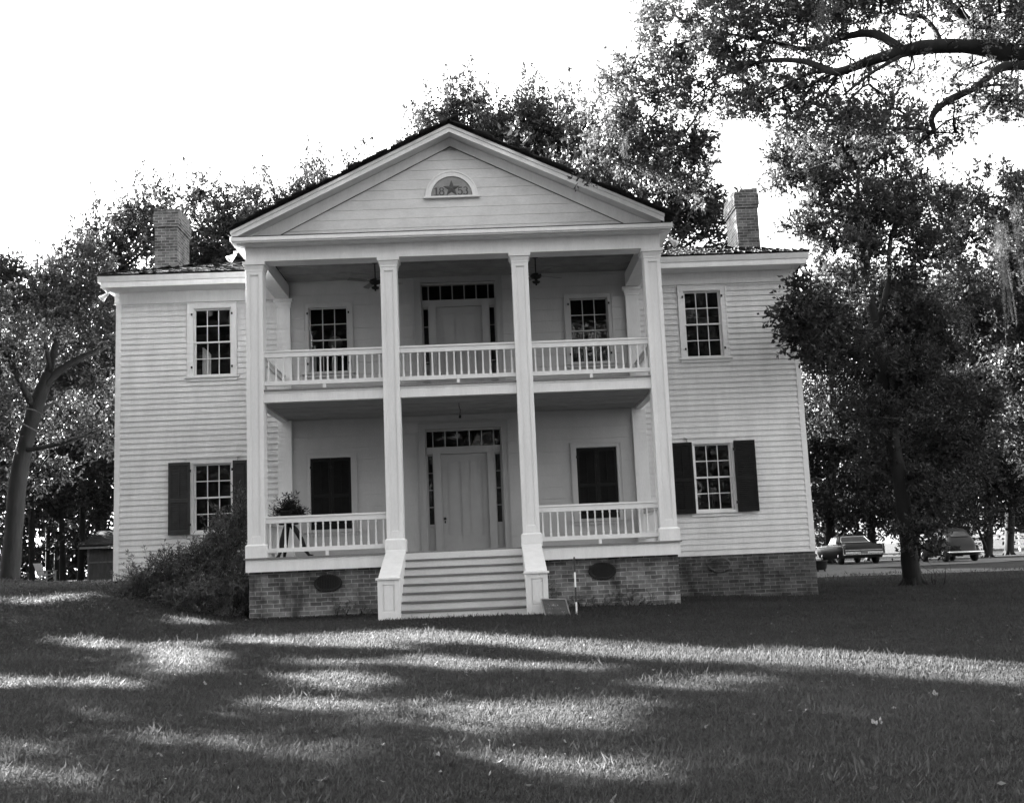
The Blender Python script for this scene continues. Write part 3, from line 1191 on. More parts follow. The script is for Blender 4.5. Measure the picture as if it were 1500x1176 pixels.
RS = .362
EY, EZ, EX = D - .6, 7.70, W + .22
RY = (EY + BACK + .6) / 2
RH = EZ + RS * (RY - EY)
RX = EX - (RY - EY)
m = MB()
deckv = [(-EX, EY, EZ), (EX, EY, EZ), (EX, BACK + .6, EZ), (-EX, BACK + .6, EZ), (-RX, RY, RH), (RX, RY, RH)]
m.add(deckv, [(0, 1, 5, 4), (1, 2, 5), (2, 3, 4, 5), (3, 0, 4), (3, 2, 1, 0)])
roof = m.build('roof', M['shingle'], house)
m = MB()
sl = math.hypot(1, RS)
hgt = (RY - EY) * sl
shingles(m, (-EX, EY - .03, EZ), (1, 0, 0), (0, 1, RS), 2 * EX, hgt,
         lambda a, b: b / sl - .1 < a < 2 * EX - b / sl + .1)
for s in (-1, 1):
    shingles(m, (s * (EX + .03), EY, EZ), (0, 1, 0), (-s, 0, RS), BACK + .6 - EY, hgt,
             lambda a, b: b / sl - .1 < a < (BACK + .6 - EY) - b / sl + .1, exp=.15, width=.17)
m.build('roof_shingles', M['shingle'], house)
# eave boxes
for s, x0, x1 in ((-1, -EX - .0, -4.47), (1, 4.47, EX + .0)):
    m = MB()
    m.box(x0 + .03 if s < 0 else x0, EY + .02, 7.44, x1 if s < 0 else x1 - .03, D - .05, 7.46)
    m.box(x0 + .04, EY + .02, 7.462, x1 - .04 if x1 > 5 else x1, EY + .05, 7.565)
    m.hexa([(x0 + .02, EY, 7.567), (x1 - (.02 if x1 > 5 else 0), EY, 7.567), (x1 - (.02 if x1 > 5 else 0), EY + .05, 7.567), (x0 + .02, EY + .05, 7.567),
            (x0 - .02, EY - .05, 7.685), (x1 + (.02 if x1 > 5 else 0), EY - .05, 7.685), (x1 + (.02 if x1 > 5 else 0), EY + .05, 7.685), (x0 - .02, EY + .05, 7.685)])
    xa, xb = sorted((s * (EX - .04), s * (EX - .07)))
    m.box(xa, EY + .051, 7.462, xb, BACK + .55, 7.565)
    xa, xb = sorted((s * (EX - .02), s * (EX + .04)))
    m.box(xa, EY + .051, 7.567, xb, BACK + .55, 7.685)
    xa, xb = sorted((s * (W + .03), s * (EX - .071)))
    m.box(xa, D - .05, 7.441, xb, BACK + .5, 7.461)
    m.build('eave', M['trim'], house)
# porch roof running back into the main slope
for s in (-1, 1):
    m = MB()
    x1 = 4.47
    z1 = PK + .015 - SL * x1
    m.add([(0, -.53, PK + .015), (s * x1, -.53, z1), (s * x1, RY, z1), (0, RY, PK + .015),
           (0, -.53, PK + .05), (s * x1, -.53, z1 + .035), (s * x1, RY, z1 + .035), (0, RY, PK + .05)],
          [(0, 1, 2, 3), (7, 6, 5, 4), (0, 4, 5, 1), (1, 5, 6, 2)])
    m.build('porch_roof', M['shingle'], house)
m = MB()
sw = math.hypot(1, SL)
for s in (-1, 1):
    shingles(m, (s * 4.50, -.56, PK + .052 - SL * 4.50), (0, 1, 0), (-s, 0, SL), RY, 4.5 * sw, lambda a, b: True, exp=.16, width=.16)
m.build('roof_shingles', M['shingle'], house)

# chimneys
for s in (-1, 1):
    m = MB()
    xa, xb = sorted((s * 7.925, s * 8.55))
    y0, y1 = 8.0, 9.25
    m.box(xa, y0, -.3, xb, y1, 10.62)
    m.box(xa - .03, y0 - .03, 10.62, xb + .03, y1 + .03, 10.70)
    m.box(xa - .045, y0 - .045, 10.70, xb + .045, y1 + .045, 11.02)
    # ragged top course
    yy = y0 - .03
    m.box(xa - .02, y0 - .02, 11.02, xb + .02, y1 + .02, 11.10)
    while yy < y1:
        for xx in (xa - .02, xb - .13):
            if R_.random() < .8:
                m.box(xx, yy, 11.10, xx + .15, yy + .2, 11.10 + R_.uniform(.05, .10))
        yy += .215
    xx = xa + .14
    while xx < xb - .2:
        if R_.random() < .85:
            m.box(xx, y0 - .02, 11.10, xx + .19, y0 + .1, 11.10 + R_.uniform(.05, .10))
        xx += .2
    m.build('chimney', M['brick_chimney'], house)

# ================================================================== planting
# sunlit patches on the lawn (world XY): the crowns up-sun of them have gaps there
LIT = [
 [(-3.9,-4.59),(-2.54,-4.67),(-1.26,-4.02),(0.27,-5.2),(1.18,-6.4),(1.99,-7.1),(2.69,-7.9),(3.35,-8.6),(3.98,-9.1),(4.54,-9.6),(5.74,-10.1),(7.5,-11.6),(6.2,-13),(5.0,-12.05),(4.47,-11.89),(3.87,-11.03),(3.08,-10.28),(2.32,-9.82),(1.53,-8.99),(0.63,-7.66),(-0.62,-6.88),(-1.88,-6.86),(-3.27,-5.92)],
 [(-4.41,-6.75),(-4.09,-5.35),(-3.0,-7.05),(-2.48,-8.9),(-3.12,-9.31)],
 [(-0.52,-8.25),(0.29,-8.31),(0.49,-9.37),(-0.05,-9.86)],
 [(-0.02,-12.07),(0.44,-11.85),(1.41,-12.68),(1.03,-13.29),(0.33,-12.87)],
 [(-1.09,-13.84),(-0.71,-13.63),(-0.26,-14.16),(-0.59,-14.42)],
 [(-1.77,-9.59),(-1.03,-9.41),(-0.62,-10.59),(-1.32,-10.77)],
 [(-5.27,-8.44),(-3.56,-9.52),(-3.21,-10.37),(-4.82,-9.44)],
 [(1.78,-11.14),(2.85,-10.96),(2.81,-11.51),(1.9,-11.62)],
 [(-1.56,-11.23),(-0.15,-11.81),(-0.06,-12.34),(-1.22,-12.06)],
 [(4.72,-9.44),(5.65,-9.2),(5.91,-9.95),(4.63,-9.88)],
 [(-6.53,-4.44),(-5.55,-4.29),(-4.0,-5.86),(-5.1,-5.83)],
 [(-5.43,-1.5),(-4.94,-0.56),(-4.25,-1.84),(-4.93,-2.41)],
 [(0.61,-8.77),(1.77,-9.58),(1.57,-10.12),(0.74,-9.64)],
 [(-8.9,-.4),(-7.9,.6),(-6.9,.9),(-6.6,.2),(-7.7,-.9)],
]
def grow(q, f):
    cx = sum(a for a, b in q) / len(q)
    cy = sum(b for a, b in q) / len(q)
    return [(cx + (a - cx) * f, cy + (b - cy) * f) for a, b in q]
LIT = LIT[:1] + [grow(q, 1.1 if i in (0, 9, 10, 12) else 1.4) for i, q in enumerate(LIT[1:])]
for _ in range(26):      # small broken gaps
    cx, cy, a = R_.uniform(-7, 5), R_.uniform(-15, -5), R_.uniform(.18, .5)
    LIT.append([(cx + a * 1.5 * math.cos(t) + a * .5 * math.sin(t), cy - a * 1.2 * math.cos(t) + a * .5 * math.sin(t)) for t in np.linspace(0, 5.6, 8)])
COT = 1 / math.tan(SUN_EL)
S45 = math.sqrt(.5)

def inside(poly, x, y):
    c = np.zeros(len(x), bool)
    n = len(poly)
    for i in range(n):
        x0, y0 = poly[i]
        x1, y1 = poly[(i + 1) % n]
        if y0 == y1:
            continue
        k = ((y0 > y) != (y1 > y)) & (x < (x1 - x0) * (y - y0) / (y1 - y0) + x0)
        c ^= k
    return c

def keep_mask(P):
    t = (P[:, 2] + .15) * COT
    t = (P[:, 2] - ter(P[:, 0] + t * S45, P[:, 1] - t * S45)) * COT
    gx = P[:, 0] + t * S45 + RNG.normal(0, .13, len(P))
    gy = P[:, 1] - t * S45 + RNG.normal(0, .13, len(P))
    # wavy edges
    gx += .12 * np.sin(gy * 2.1 + 1.3) + .08 * np.sin(gy * 5.3)
    gy += .12 * np.sin(gx * 2.4) + .07 * np.sin(gx * 6.1)
    c = np.zeros(len(P), bool)
    for q in LIT:
        c |= inside(q, gx, gy)
    return ~c

def unit(n):
    v = RNG.normal(size=(n, 3))
    return v / np.linalg.norm(v, axis=1)[:, None]

def norm(v):
    return v / np.maximum(np.linalg.norm(v, axis=1), 1e-9)[:, None]

def leaf_quads(P, d, L, Wd):
    """diamond leaves folded slightly along the midrib: base, side, tip, side"""
    n = len(P)
    s = norm(np.cross(d, unit(n)))
    nn = np.cross(d, s)
    L = (L * RNG.uniform(.65, 1.25, n))[:, None]
    Wd = L * (Wd / 1.0)
    a = P
    m_ = P + d * L * .45
    b = m_ + s * Wd * .5 + nn * Wd * .16
    c = P + d * L + nn * L * RNG.uniform(-.15, .15, n)[:, None]
    e = m_ - s * Wd * .5 + nn * Wd * .16
    v = np.stack([a, b, c, e], 1).reshape(-1, 3)
    return v, np.arange(4 * n).reshape(-1, 4)

def clump_leaves(c, r, n, tw, up=.15, droop=0., sub=9):
    """leaf positions and directions: sub-clumps -> twigs -> leaves"""
    sc = unit(sub) * (RNG.uniform(.15, 1, sub) ** .6)[:, None]
    sr = RNG.uniform(.28, .5, sub)
    k = max(1, n // 12)
    w_ = sr ** 2 / (sr ** 2).sum()
    pick = RNG.choice(sub, k, p=w_)
    u = sc[pick] + unit(k) * (sr[pick] * RNG.uniform(.2, 1, k) ** .45)[:, None]
    base = c + u * r
    td = norm(u * .7 + unit(k) * .75 + np.array([0, 0, up - droop]))
    tl = tw * RNG.uniform(.5, 1.3, k)
    rep = np.repeat(np.arange(k), 12)
    t = RNG.uniform(0, 1, len(rep))
    P = base[rep] + td[rep] * (t * tl[rep])[:, None] + RNG.normal(0, tw * .05, (len(rep), 3))
    P[:, 2] -= droop * t * t * tl[rep] * .5
    d = norm(td[rep] * .7 + unit(len(rep)) * .85)
    rn = np.clip(RNG.uniform(0, 1, sub)[pick][rep] * .45 + RNG.uniform(0, 1, len(rep)) * .55, 0, 1)
    return P, d, rn

def shoot_leaves(b, tip, n, spread):
    t = RNG.uniform(0, 1, n) ** .8
    P = b + (tip - b) * t[:, None] + RNG.normal(0, 1, (n, 3)) * (spread * (1.05 - t))[:, None]
    d = norm(norm((tip - b)[None])[0] * .6 + unit(n) * .8)
    return P, d, RNG.uniform(0, 1, n)

def depth(p):
    return float((np.asarray(p) - CAM) @ CF)

def tree(name, label, trunk, limbs, clumps, L, Wr, lai, leaf, bark, group=None, cat='tree', shoots=0, tw=.5, up=.15,
         droop=0., base=None, carve=True, sub=9, branch=True, shoot_len=(.8, 2.), sides=9, sprout=0):
    """trunk / limbs: lists of (px, py, Y, radius px) or world (x, y, z, radius m, 'w'); clumps: (px, py, Y, rx px, ry px[, factor])
    or world (x, y, z, rx, rz, factor, 'w')"""
    def node(q):
        if q[-1] == 'w':
            return np.array(q[:3], float), q[3]
        p = at(q[0], q[1], q[2])
        return p, q[3] * depth(p) / FPX
    T = [node(q) for q in trunk]
    p0 = T[0][0].copy()
    if base is None:
        p0[2] = float(ter(p0[0], p0[1])) - .15
        T.insert(0, (p0, T[0][1] * 1.3))
        T.insert(1, (p0 * .7 + T[1][0] * .3 if len(T) > 1 else p0, T[1][1] * 1.0))
    root = empty(name, tuple(p0), label=label, cat=cat, group=group)
    wood = MB()
    sprouts = []
    def add_tube(pts, rad, n):
        # smooth polyline
        P = [np.asarray(p) for p in pts]
        q, r = [], []
        for i in range(len(P) - 1):
            a = P[max(i - 1, 0)]; b = P[i]; c = P[i + 1]; d = P[min(i + 2, len(P) - 1)]
            for k in range(4):
                t = k / 4
                q.append(.5 * ((2 * b) + (-a + c) * t + (2 * a - 5 * b + 4 * c - d) * t * t + (-a + 3 * b - 3 * c + d) * t ** 3))
                r.append((rad[i] * (1 - t) + rad[i + 1] * t) * R_.uniform(.94, 1.06))
        q.append(P[-1]); r.append(rad[-1])
        wood.tube([x - p0 for x in q], r, n)
    # flared foot
    rad = [t[1] for t in T]
    add_tube([t[0] for t in T], rad, sides + 3)
    if base is None and T[0][1] > .2 and name != 'slender_tree':       # spreading roots
        for k in range(7):
            a = k * .9 + R_.uniform(-.2, .2)
            r0 = T[0][1]
            pts = []
            for s_, h_ in ((.3, .8), (.62, .36), (.9, .14), (1.15, .0)):
                x_, y_ = p0[0] + math.cos(a) * r0 * s_, p0[1] + math.sin(a) * r0 * s_
                pts.append((x_, y_, float(ter(x_, y_)) + h_ * r0))
            add_tube(pts, [r0 * .34, r0 * .24, r0 * .15, r0 * .05], 6)
    nodes = [(t[0], t[1]) for t in T[1:]]
    for lb in limbs:
        Lb = [node(q) for q in lb]
        add_tube([t[0] for t in Lb], [t[1] for t in Lb], sides)
        nodes += [(t[0], t[1]) for t in Lb[1:]]
        for (a, ra), (b, rb) in zip(Lb[:-1], Lb[1:]):
            for _ in range(int(sprout * np.linalg.norm(b - a) + R_.random())):
                t = R_.random()
                q = a * (1 - t) + b * t
                dv = norm((unit(1)[0] + np.array([0, 0, .35]))[None])[0]
                ln = R_.uniform(.15, .75)
                k1 = q + dv * ln * .5 + RNG.normal(0, .04, 3)
                tip = q + dv * ln + RNG.normal(0, .07, 3)
                wood.tube([x - p0 for x in (q, k1, tip)], [.016, .011, .004], 5)
                if R_.random() < .75:
                    sprouts.append((k1, tip, ln))
    PP, DD, RN = [], [], []
    for b, tip, ln in sprouts:
        P, d, rn = shoot_leaves(b, tip, int(ln * 60), .07)
        PP.append(P); DD.append(d); RN.append(rn)
    for q in clumps:
        f = 1.
        if q[-1] == 'w':
            c, rx, rz, f = np.array(q[:3], float), q[3], q[4], q[5]
        else:
            c = at(q[0], q[1], q[2])
            k = depth(c) / FPX
            rx, rz = q[3] * k, q[4] * k
            if len(q) > 5:
                f = q[5]
        r = np.array([rx, (rx + rz) / 2 * .9, rz])
        n = int(lai * f * math.pi * rx * rz / (.5 * L * L * Wr))
        P, d, rn = clump_leaves(c, r, n, tw, up, droop, sub)
        PP.append(P); DD.append(d); RN.append(rn)
        if branch:
            best = min(nodes, key=lambda nd: np.linalg.norm(nd[0] - c) + max(0, nd[0][2] - c[2]) * 1.5)
            b = best[0]
            dist = np.linalg.norm(c - b)
            r0 = min(best[1] * .55, .02 + dist * .018)
            mid = (b + c) / 2 + RNG.normal(0, .1, 3) * dist + np.array([0, 0, .08 * dist])
            add_tube([b, mid, c], [r0, r0 * .7, r0 * .35], 6)
            for _ in range(5):
                e = c + unit(1)[0] * r * .85
                m2 = (c + e) / 2 + RNG.normal(0, .08, 3) * rx
                st = b * .3 + mid * .0 + c * .7 if R_.random() < .4 else c
                wood.tube([x - p0 for x in (st, m2, e)], [r0 * .35, r0 * .22, r0 * .08], 5)
        for _ in range(shoots):
            a = RNG.uniform(0, 2 * math.pi)
            b = c + r * np.array([math.cos(a) * .6, math.sin(a) * .6, .75])
            ln = RNG.uniform(*shoot_len)
            tip = b + ln * norm((np.array([RNG.normal(0, .28), RNG.normal(0, .28), 1.]))[None])[0]
            P, d, rn = shoot_leaves(b, tip, int(ln * 5.0 / L), .16 * ln)
            PP.append(P); DD.append(d); RN.append(rn)
            wood.tube([x - p0 for x in (c, b, tip)], [.03, .02, .006], 5)
    P, d, rn = np.concatenate(PP), np.concatenate(DD), np.concatenate(RN)
    if carve:
        k = keep_mask(P)
        P, d, rn = P[k], d[k], rn[k]
    k = P[:, 2] > ter(P[:, 0], P[:, 1]) + .05
    # nothing grows inside the house
    ins = (np.abs(P[:, 0]) < 8.15) & (P[:, 1] > 2.9) & (P[:, 1] < 14.5) & (P[:, 2] < 9.9)
    k &= ~ins
    P, d, rn = P[k], d[k], rn[k]
    v, fc = leaf_quads(P - p0, d, L, Wr)
    wood.build('trunk', bark, root, True)
    np_mesh('crown', v, fc, leaf, root, rn)
    return root

# ---- left of the house
tree('live_oak', 'big live oak leaning at the left edge with a forked trunk beside the house', 
     [(12, 868, 12, 14.52), (20, 780, 12, 12.54), (27, 700, 12, 11.88), (42, 630, 12, 11.22), (60, 575, 12, 9.9), (72, 545, 12, 7.92)],
     [[(62, 570, 12, 7.26), (85, 545, 12, 5.94), (110, 528, 12.2, 5.28), (150, 510, 12.5, 3.96), (190, 480, 13, 1.98)],
      [(70, 548, 12, 5.94), (88, 480, 12.5, 5.28), (112, 400, 13, 3.3), (135, 340, 13.5, 1.65)],
      [(50, 600, 12, 5.28), (20, 540, 11, 4.62), (-30, 470, 10, 3.3), (-80, 420, 9, 1.98)],
      [(75, 545, 12, 3.3), (60, 480, 11.5, 2.64), (40, 430, 11, 1.32)],
      [(35, 660, 12, 3.96), (90, 650, 11, 2.64), (150, 630, 11, 1.32)]],
     [(30, 470, 11, 60, 50), (90, 440, 12, 50, 45), (20, 540, 14, 50, 40), (140, 470, 12, 40, 40), (70, 405, 12, 45, 35),
      (130, 400, 13, 40, 35), (0, 410, 11, 55, 40), (150, 570, 12, 28, 28, .8), (95, 615, 15, 42, 30, .7), (14, 625, 14.5, 40, 32, .8),
      (145, 650, 12, 28, 30, .8), (-60, 480, 9, 80, 70), (-80, 590, 7, 80, 70), (-150, 520, 5, 90, 90), (-130, 400, 7, 90, 60),
      (55, 490, 14, 35, 30), (110, 510, 13, 35, 25, .7), (155, 420, 14, 25, 40), (55, 690, 15, 45, 28, .7)],
     .13, .5, 5.5, M['leaf'], M['bark'], 'trees left of the house', shoots=2, tw=.5, shoot_len=(.5, 1.2))
def shade_clumps():
    """crown masses up-sun of the shaded parts of the lawn"""
    out = []
    ct = -S45, S45
    for gx in np.arange(-13, 8.1, .95):
        for gy in np.arange(-18, 3.1, .95):
            x, y = gx + R_.uniform(-.3, .3), gy + R_.uniform(-.3, .3)
            if x + y > -5.0 or x + y < -24:
                continue
            for _ in range(30):
                z = R_.uniform(4.6, 12.5)
                t = (z + .2) * COT
                p = np.array([x + ct[0] * t, y + ct[1] * t, z])
                d = p - CAM
                f = d @ CF
                if f < .5:
                    break
                px, py = 750 + FPX * (d @ CR) / f, 588 - FPX * (d @ CU) / f
                if px < -140 or (px < 130 and 430 < py < 560 and f > 28):
                    break
            else:
                continue
            out.append((*p, .85, .7, R_.uniform(.7, 1.1), 'w'))
    for _ in range(70):        # unseen canopy added high over the lawn to block sky light
        out.append((R_.uniform(-15, 5), R_.uniform(-20, -9.5), R_.uniform(10.2, 13), 1.5, .8, R_.uniform(.7, 1.1), 'w'))
    return out
# big oak whose crown, mostly out of the picture, shades the lawn
tree('shade_oak', 'spreading oak outside the left edge that shades the front lawn',
     [(-17.5, -1, .5, .6, 'w'), (-17.3, -1, 3, .5, 'w'), (-17, -1, 5, .42, 'w')],
     [[(-17, -1, 5, .3, 'w'), (-15.5, -2.5, 7, .2, 'w'), (-14, -4, 8.5, .1, 'w')], [(-17, -1, 5, .3, 'w'), (-18, 1.5, 7.5, .2, 'w'), (-18, 4, 9, .1, 'w')]],
     shade_clumps(),
     .15, .5, 2.6, M['leaf'], M['bark'], 'trees left of the house', tw=.5, branch=False)

def back_tree(label, tx, Y, clumps, leaf='leaf', L=.2, lai=6.4, shoots=4, group='trees behind the house', name='shade_tree', shoot_len=(.8, 2.2), sub=9):
    cl0 = [c for c in clumps if c[-1] != 'w']
    top = min(c[1] for c in cl0)
    cx = sum(c[0] for c in cl0) / len(cl0)
    z0 = at(tx, 850, Y)
    return tree(name, label, [(tx, 850, Y, 11), (tx + 2, 700, Y, 9), ((tx + cx) / 2, 560, Y, 8), (cx, (top + 520) / 2, Y, 5)], [],
                [c if c[-1] == 'w' else (c[0], c[1], c[2] if len(c) > 4 else Y + RNG.uniform(-2, 2), *(c[3:] if len(c) > 4 else c[2:])) for c in clumps], L, .5, lai, M[leaf], M['bark_dark'], group,
                shoots=shoots, tw=.8, shoot_len=shoot_len, sub=sub, sides=7)
back_tree('shade tree rising behind the left chimney with spiky top shoots', 190, 27,
          [(150, 400, 45, 45), (200, 345, 40, 40), (205, 300, 18, 22), (245, 300, 14, 20), (120, 395, 35, 35), (180, 390, 45, 40), (230, 340, 35, 40),
           (150, 355, 28, 28), (100, 440, 45, 45), (160, 470, 40, 50), (110, 520, 40, 50), (160, 560, 30, 50), (80, 560, 40, 50)])
back_tree('shade tree behind the left roof between the left chimney and the pediment', 330, 29,
          [(300, 340, 45, 40), (335, 320, 35, 35), (290, 285, 18, 22), (370, 330, 40, 40), (300, 380, 60, 30), (375, 290, 20, 22), (350, 375, 50, 30), (265, 350, 25, 35)])
back_tree('thin topped tree behind the left slope of the pediment', 450, 31,
          [(420, 310, 35, 30), (455, 275, 22, 25), (400, 345, 45, 35), (475, 290, 24, 26), (440, 340, 50, 35), (520, 250, 12, 12), (500, 290, 30, 25)])
back_tree('tall tree rising directly behind the pediment peak', 660, 30,
          [(640, 195, 32, 35), (690, 180, 35, 40), (660, 165, 14, 22), (690, 150, 16, 18), (605, 210, 16, 22), (720, 215, 40, 40), (650, 235, 50, 35), (740, 250, 50, 50)])
back_tree('tall bushy tree behind the right slope of the pediment', 790, 29,
          [(760, 190, 32, 38), (775, 155, 16, 20), (815, 190, 35, 35), (850, 200, 30, 40), (790, 240, 50, 40), (850, 260, 45, 45), (740, 215, 25, 30), (830, 165, 14, 18), (900, 290, 45, 45), (1.6, 15.2, 13.6, .9, .95, .75, 'w'), (2.6, 14.2, 12.6, .7, .7, .7, 'w')])  # last two clumps, hidden by the pediment, added to shade the right chimney
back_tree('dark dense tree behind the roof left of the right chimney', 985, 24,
          [(930, 260, 45, 45), (980, 290, 40, 40), (1020, 310, 35, 38), (950, 320, 45, 40), (1050, 335, 20, 28), (1000, 350, 45, 35), (900, 320, 40, 40), (1040, 285, 14, 20), (835, 275, 15, 30, 22), (870, 290, 14.5, 26, 20), (1072, 352, 14, 14)],  # two nearer clumps added to dapple the right chimney
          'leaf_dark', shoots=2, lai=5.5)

# slender grove at the far left and its neighbours
gl = ['slender dark tree in the far left grove, left of the pale lawn chair', 'slender tree in the far left grove, just right of the pale lawn chair',
      'slender leaning tree in the far left grove beside the shed', 'slender tree at the far left edge of the grove behind the leaning oak',
      'slender tree in the left grove close behind the shed roof', 'slender pale trunk between two darker trunks of the left grove']
for i, (px, Y, r) in enumerate(((47, 40, 4.5), (92, 44, 5), (118, 42, 5), (18, 48, 5), (140, 46, 4), (70, 52, 3.5))):
    lean = R_.uniform(-8, 10)
    tree('slender_tree', gl[i], [(px, 845, Y, r), (px + lean * .4, 760, Y, r * .85), (px + lean, 680, Y, r * .7), (px + lean * 1.5, 600, Y, r * .5)], [],
         [(px + lean + R_.uniform(-25, 25), y, Y + R_.uniform(-2, 2), 32, 28, 1.1) for y in (590, 625, 655, 690, 725)] + [(px + R_.uniform(-16, 16), 770, Y, 22, 22, .7), (px + R_.uniform(-16, 16), 805, Y, 20, 18, .4)],
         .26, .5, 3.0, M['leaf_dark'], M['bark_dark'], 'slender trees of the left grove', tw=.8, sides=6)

dl = ['dense dark tree cut by the left edge beside the leaning oak', 'dense dark tree behind the leaning oak at the far left', 'dense dark tree between the leaning oak and the left corner of the house', 'dense dark tree beyond the shed roof']
for i, (px, Y) in enumerate(((-45, 46), (20, 50), (85, 54), (150, 50))):
    cl = []
    for y in range(450, 800, 46):
        for k in range(2):
            if y > 720 and R_.random() < .45:
                continue
            cl.append((px + (k - .5) * 56 + R_.uniform(-12, 12), y + R_.uniform(-14, 14), Y + R_.uniform(-3, 3), 38, 32, R_.uniform(.7, 1.15) if y < 700 else R_.uniform(.3, .7)))
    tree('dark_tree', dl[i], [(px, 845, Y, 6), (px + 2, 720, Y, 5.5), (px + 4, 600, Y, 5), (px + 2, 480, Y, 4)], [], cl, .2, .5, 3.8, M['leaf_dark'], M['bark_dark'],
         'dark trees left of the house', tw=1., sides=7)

# ---- right of the house
tree('water_oak', 'tall oak with the dark trunk standing right of the house beside the drive',
     [(1338, 852, 5.9, 15.12), (1334, 830, 5.9, 12.88), (1327, 770, 5.9, 11.2), (1318, 700, 5.9, 10.08), (1303, 620, 6, 9.52), (1292, 550, 6, 8.96), (1282, 480, 6, 7.84),
      (1270, 420, 6, 6.72), (1262, 350, 6, 5.04), (1256, 280, 6, 3.36), (1262, 220, 6, 1.68)],
     [[(1290, 545, 6, 5.04), (1255, 525, 5.6, 3.92), (1230, 505, 5, 3.36), (1195, 490, 4.2, 1.68)],
      [(1275, 440, 6, 5.04), (1245, 410, 5.5, 3.92), (1200, 385, 5, 2.24)],
      [(1283, 480, 6, 5.04), (1300, 420, 6.4, 4.48), (1305, 350, 7, 3.36), (1330, 280, 7, 1.68)],
      [(1320, 715, 5.9, 4.48), (1340, 690, 6, 3.36), (1390, 640, 6.5, 2.24), (1430, 600, 7, 1.12)],
      [(1262, 350, 6, 3.36), (1225, 320, 6, 2.8), (1180, 345, 5.6, 1.68)],
      [(1290, 540, 6, 5.04), (1330, 480, 6.5, 3.92), (1380, 430, 7, 2.24)],
      [(1325, 770, 5.9, 3.92), (1350, 800, 5.2, 2.24), (1385, 815, 4.8, 1.12)]],
     [(1172, 445, 1.7, 30, 26, 1.3), (1168, 482, 1.6, 26, 30, 1.3), (1185, 515, 1.8, 28, 26, 1.2), (1160, 460, 1.7, 16, 16, 1), (1205, 470, 2, 30, 34, 1.2), (1205, 440, 4.5, 38, 36), (1235, 480, 5, 45, 40, 1.1), (1190, 480, 4, 34, 34, 1.2),
      (1320, 460, 6.5, 55, 45), (1370, 490, 6, 50, 45), (1270, 520, 5, 40, 35, .8),
      (1160, 230, 6, 38, 34), (1205, 205, 6.5, 45, 40), (1270, 230, 6.5, 50, 45), (1190, 285, 6, 42, 38), (1245, 300, 5.5, 50, 42), (1320, 260, 7, 40, 45),
      (1330, 330, 6.5, 50, 42), (1200, 350, 5.5, 40, 28, .9), (1260, 385, 5, 46, 34), (1350, 390, 6, 48, 42), (1300, 200, 7, 40, 34), (1385, 340, 7, 26, 40, .9),
      (1215, 405, 4.6, 30, 22, .8), (1165, 330, 5.5, 24, 18, .7), (1290, 345, 7.5, 46, 40), (1235, 250, 7.5, 46, 40), (1340, 300, 8, 44, 40), (1300, 430, 7.5, 46, 36), (1225, 330, 7, 40, 36), (1150, 270, 6.5, 26, 22, .8), (1370, 290, 8, 26, 30, .8), (1400, 440, 8, 40, 36),
      (1345, 560, 6, 50, 45, 1.1), (1290, 610, 5.5, 45, 40, .9), (1400, 580, 6.5, 50, 45, 1.1), (1350, 650, 6, 50, 40), (1410, 680, 6.5, 55, 40, 1), (1300, 690, 6.5, 40, 34, .8),
      (1352, 790, 5, 24, 22, 1.3), (1368, 728, 5.6, 42, 28, 1.), (1372, 802, 4.6, 12, 12, 1.)],
     .115, .52, 5.2, M['leaf'], M['bark_dark'], 'trees right of the house', shoots=1, tw=.42, shoot_len=(.25, .55), carve=False)
tree('live_oak', 'moss hung live oak at the right edge behind the drive',
     [(1592, 860, 10, 13), (1590, 760, 10, 11), (1584, 640, 10, 10), (1572, 540, 10.5, 9), (1548, 420, 11, 7), (1515, 310, 11, 4)],
     [[(1580, 600, 10, 7), (1530, 540, 11, 6), (1480, 500, 12, 5), (1440, 470, 12.5, 3)], [(1548, 420, 11, 6), (1490, 390, 11, 5), (1430, 360, 12, 3)]],
     [(1450, 290, 11, 45, 36), (1490, 330, 10, 45, 50), (1425, 350, 12, 40, 40), (1475, 400, 11, 45, 45), (1500, 250, 11, 30, 30), (1420, 420, 12, 40, 40), (1490, 460, 12, 45, 40, .8),
      (1440, 480, 13, 45, 40), (1500, 540, 12, 45, 45), (1440, 560, 13, 45, 45), (1560, 400, 10, 60, 70), (1560, 540, 12, 60, 70), (1490, 620, 13, 45, 45), (1400, 450, 13, 30, 36), (1540, 680, 13, 50, 45)],
     .14, .5, 5.2, M['leaf'], M['bark_dark'], 'trees right of the house', shoots=1, tw=.5, carve=False, shoot_len=(.4, 1.))
dl = ['dense dark tree in the shade just past the right corner of the house', 'dense dark tree behind the parked sedan',
      'dense dark tree behind the oak trunk', 'dense dark tree behind the small rounded car', 'dense dark tree at the far right edge', 'dark tree with a thin trunk just right of the small rounded car']
for i, (px, Y) in enumerate(((1215, 44), (1275, 47), (1340, 45), (1400, 50), (1478, 46), (1447, 41))):
    cl = []
    for y in range(440, 745, 48):
        for k in range(3):
            cl.append((px + (k - 1) * 44 + R_.uniform(-12, 12), y + R_.uniform(-14, 14), Y + R_.uniform(-3, 3), 40, 34, R_.uniform(.6, 1.15)))
    tree('dark_tree', dl[i], [(px, 812, Y, 7), (px + 2, 720, Y, 6.5), (px + 4, 600, Y, 6), (px + 2, 480, Y, 4)], [], cl, .2, .5, 3.8, M['leaf_dark'], M['bark_dark'],
         'dark trees behind the parked cars', tw=1., carve=False, sides=7)
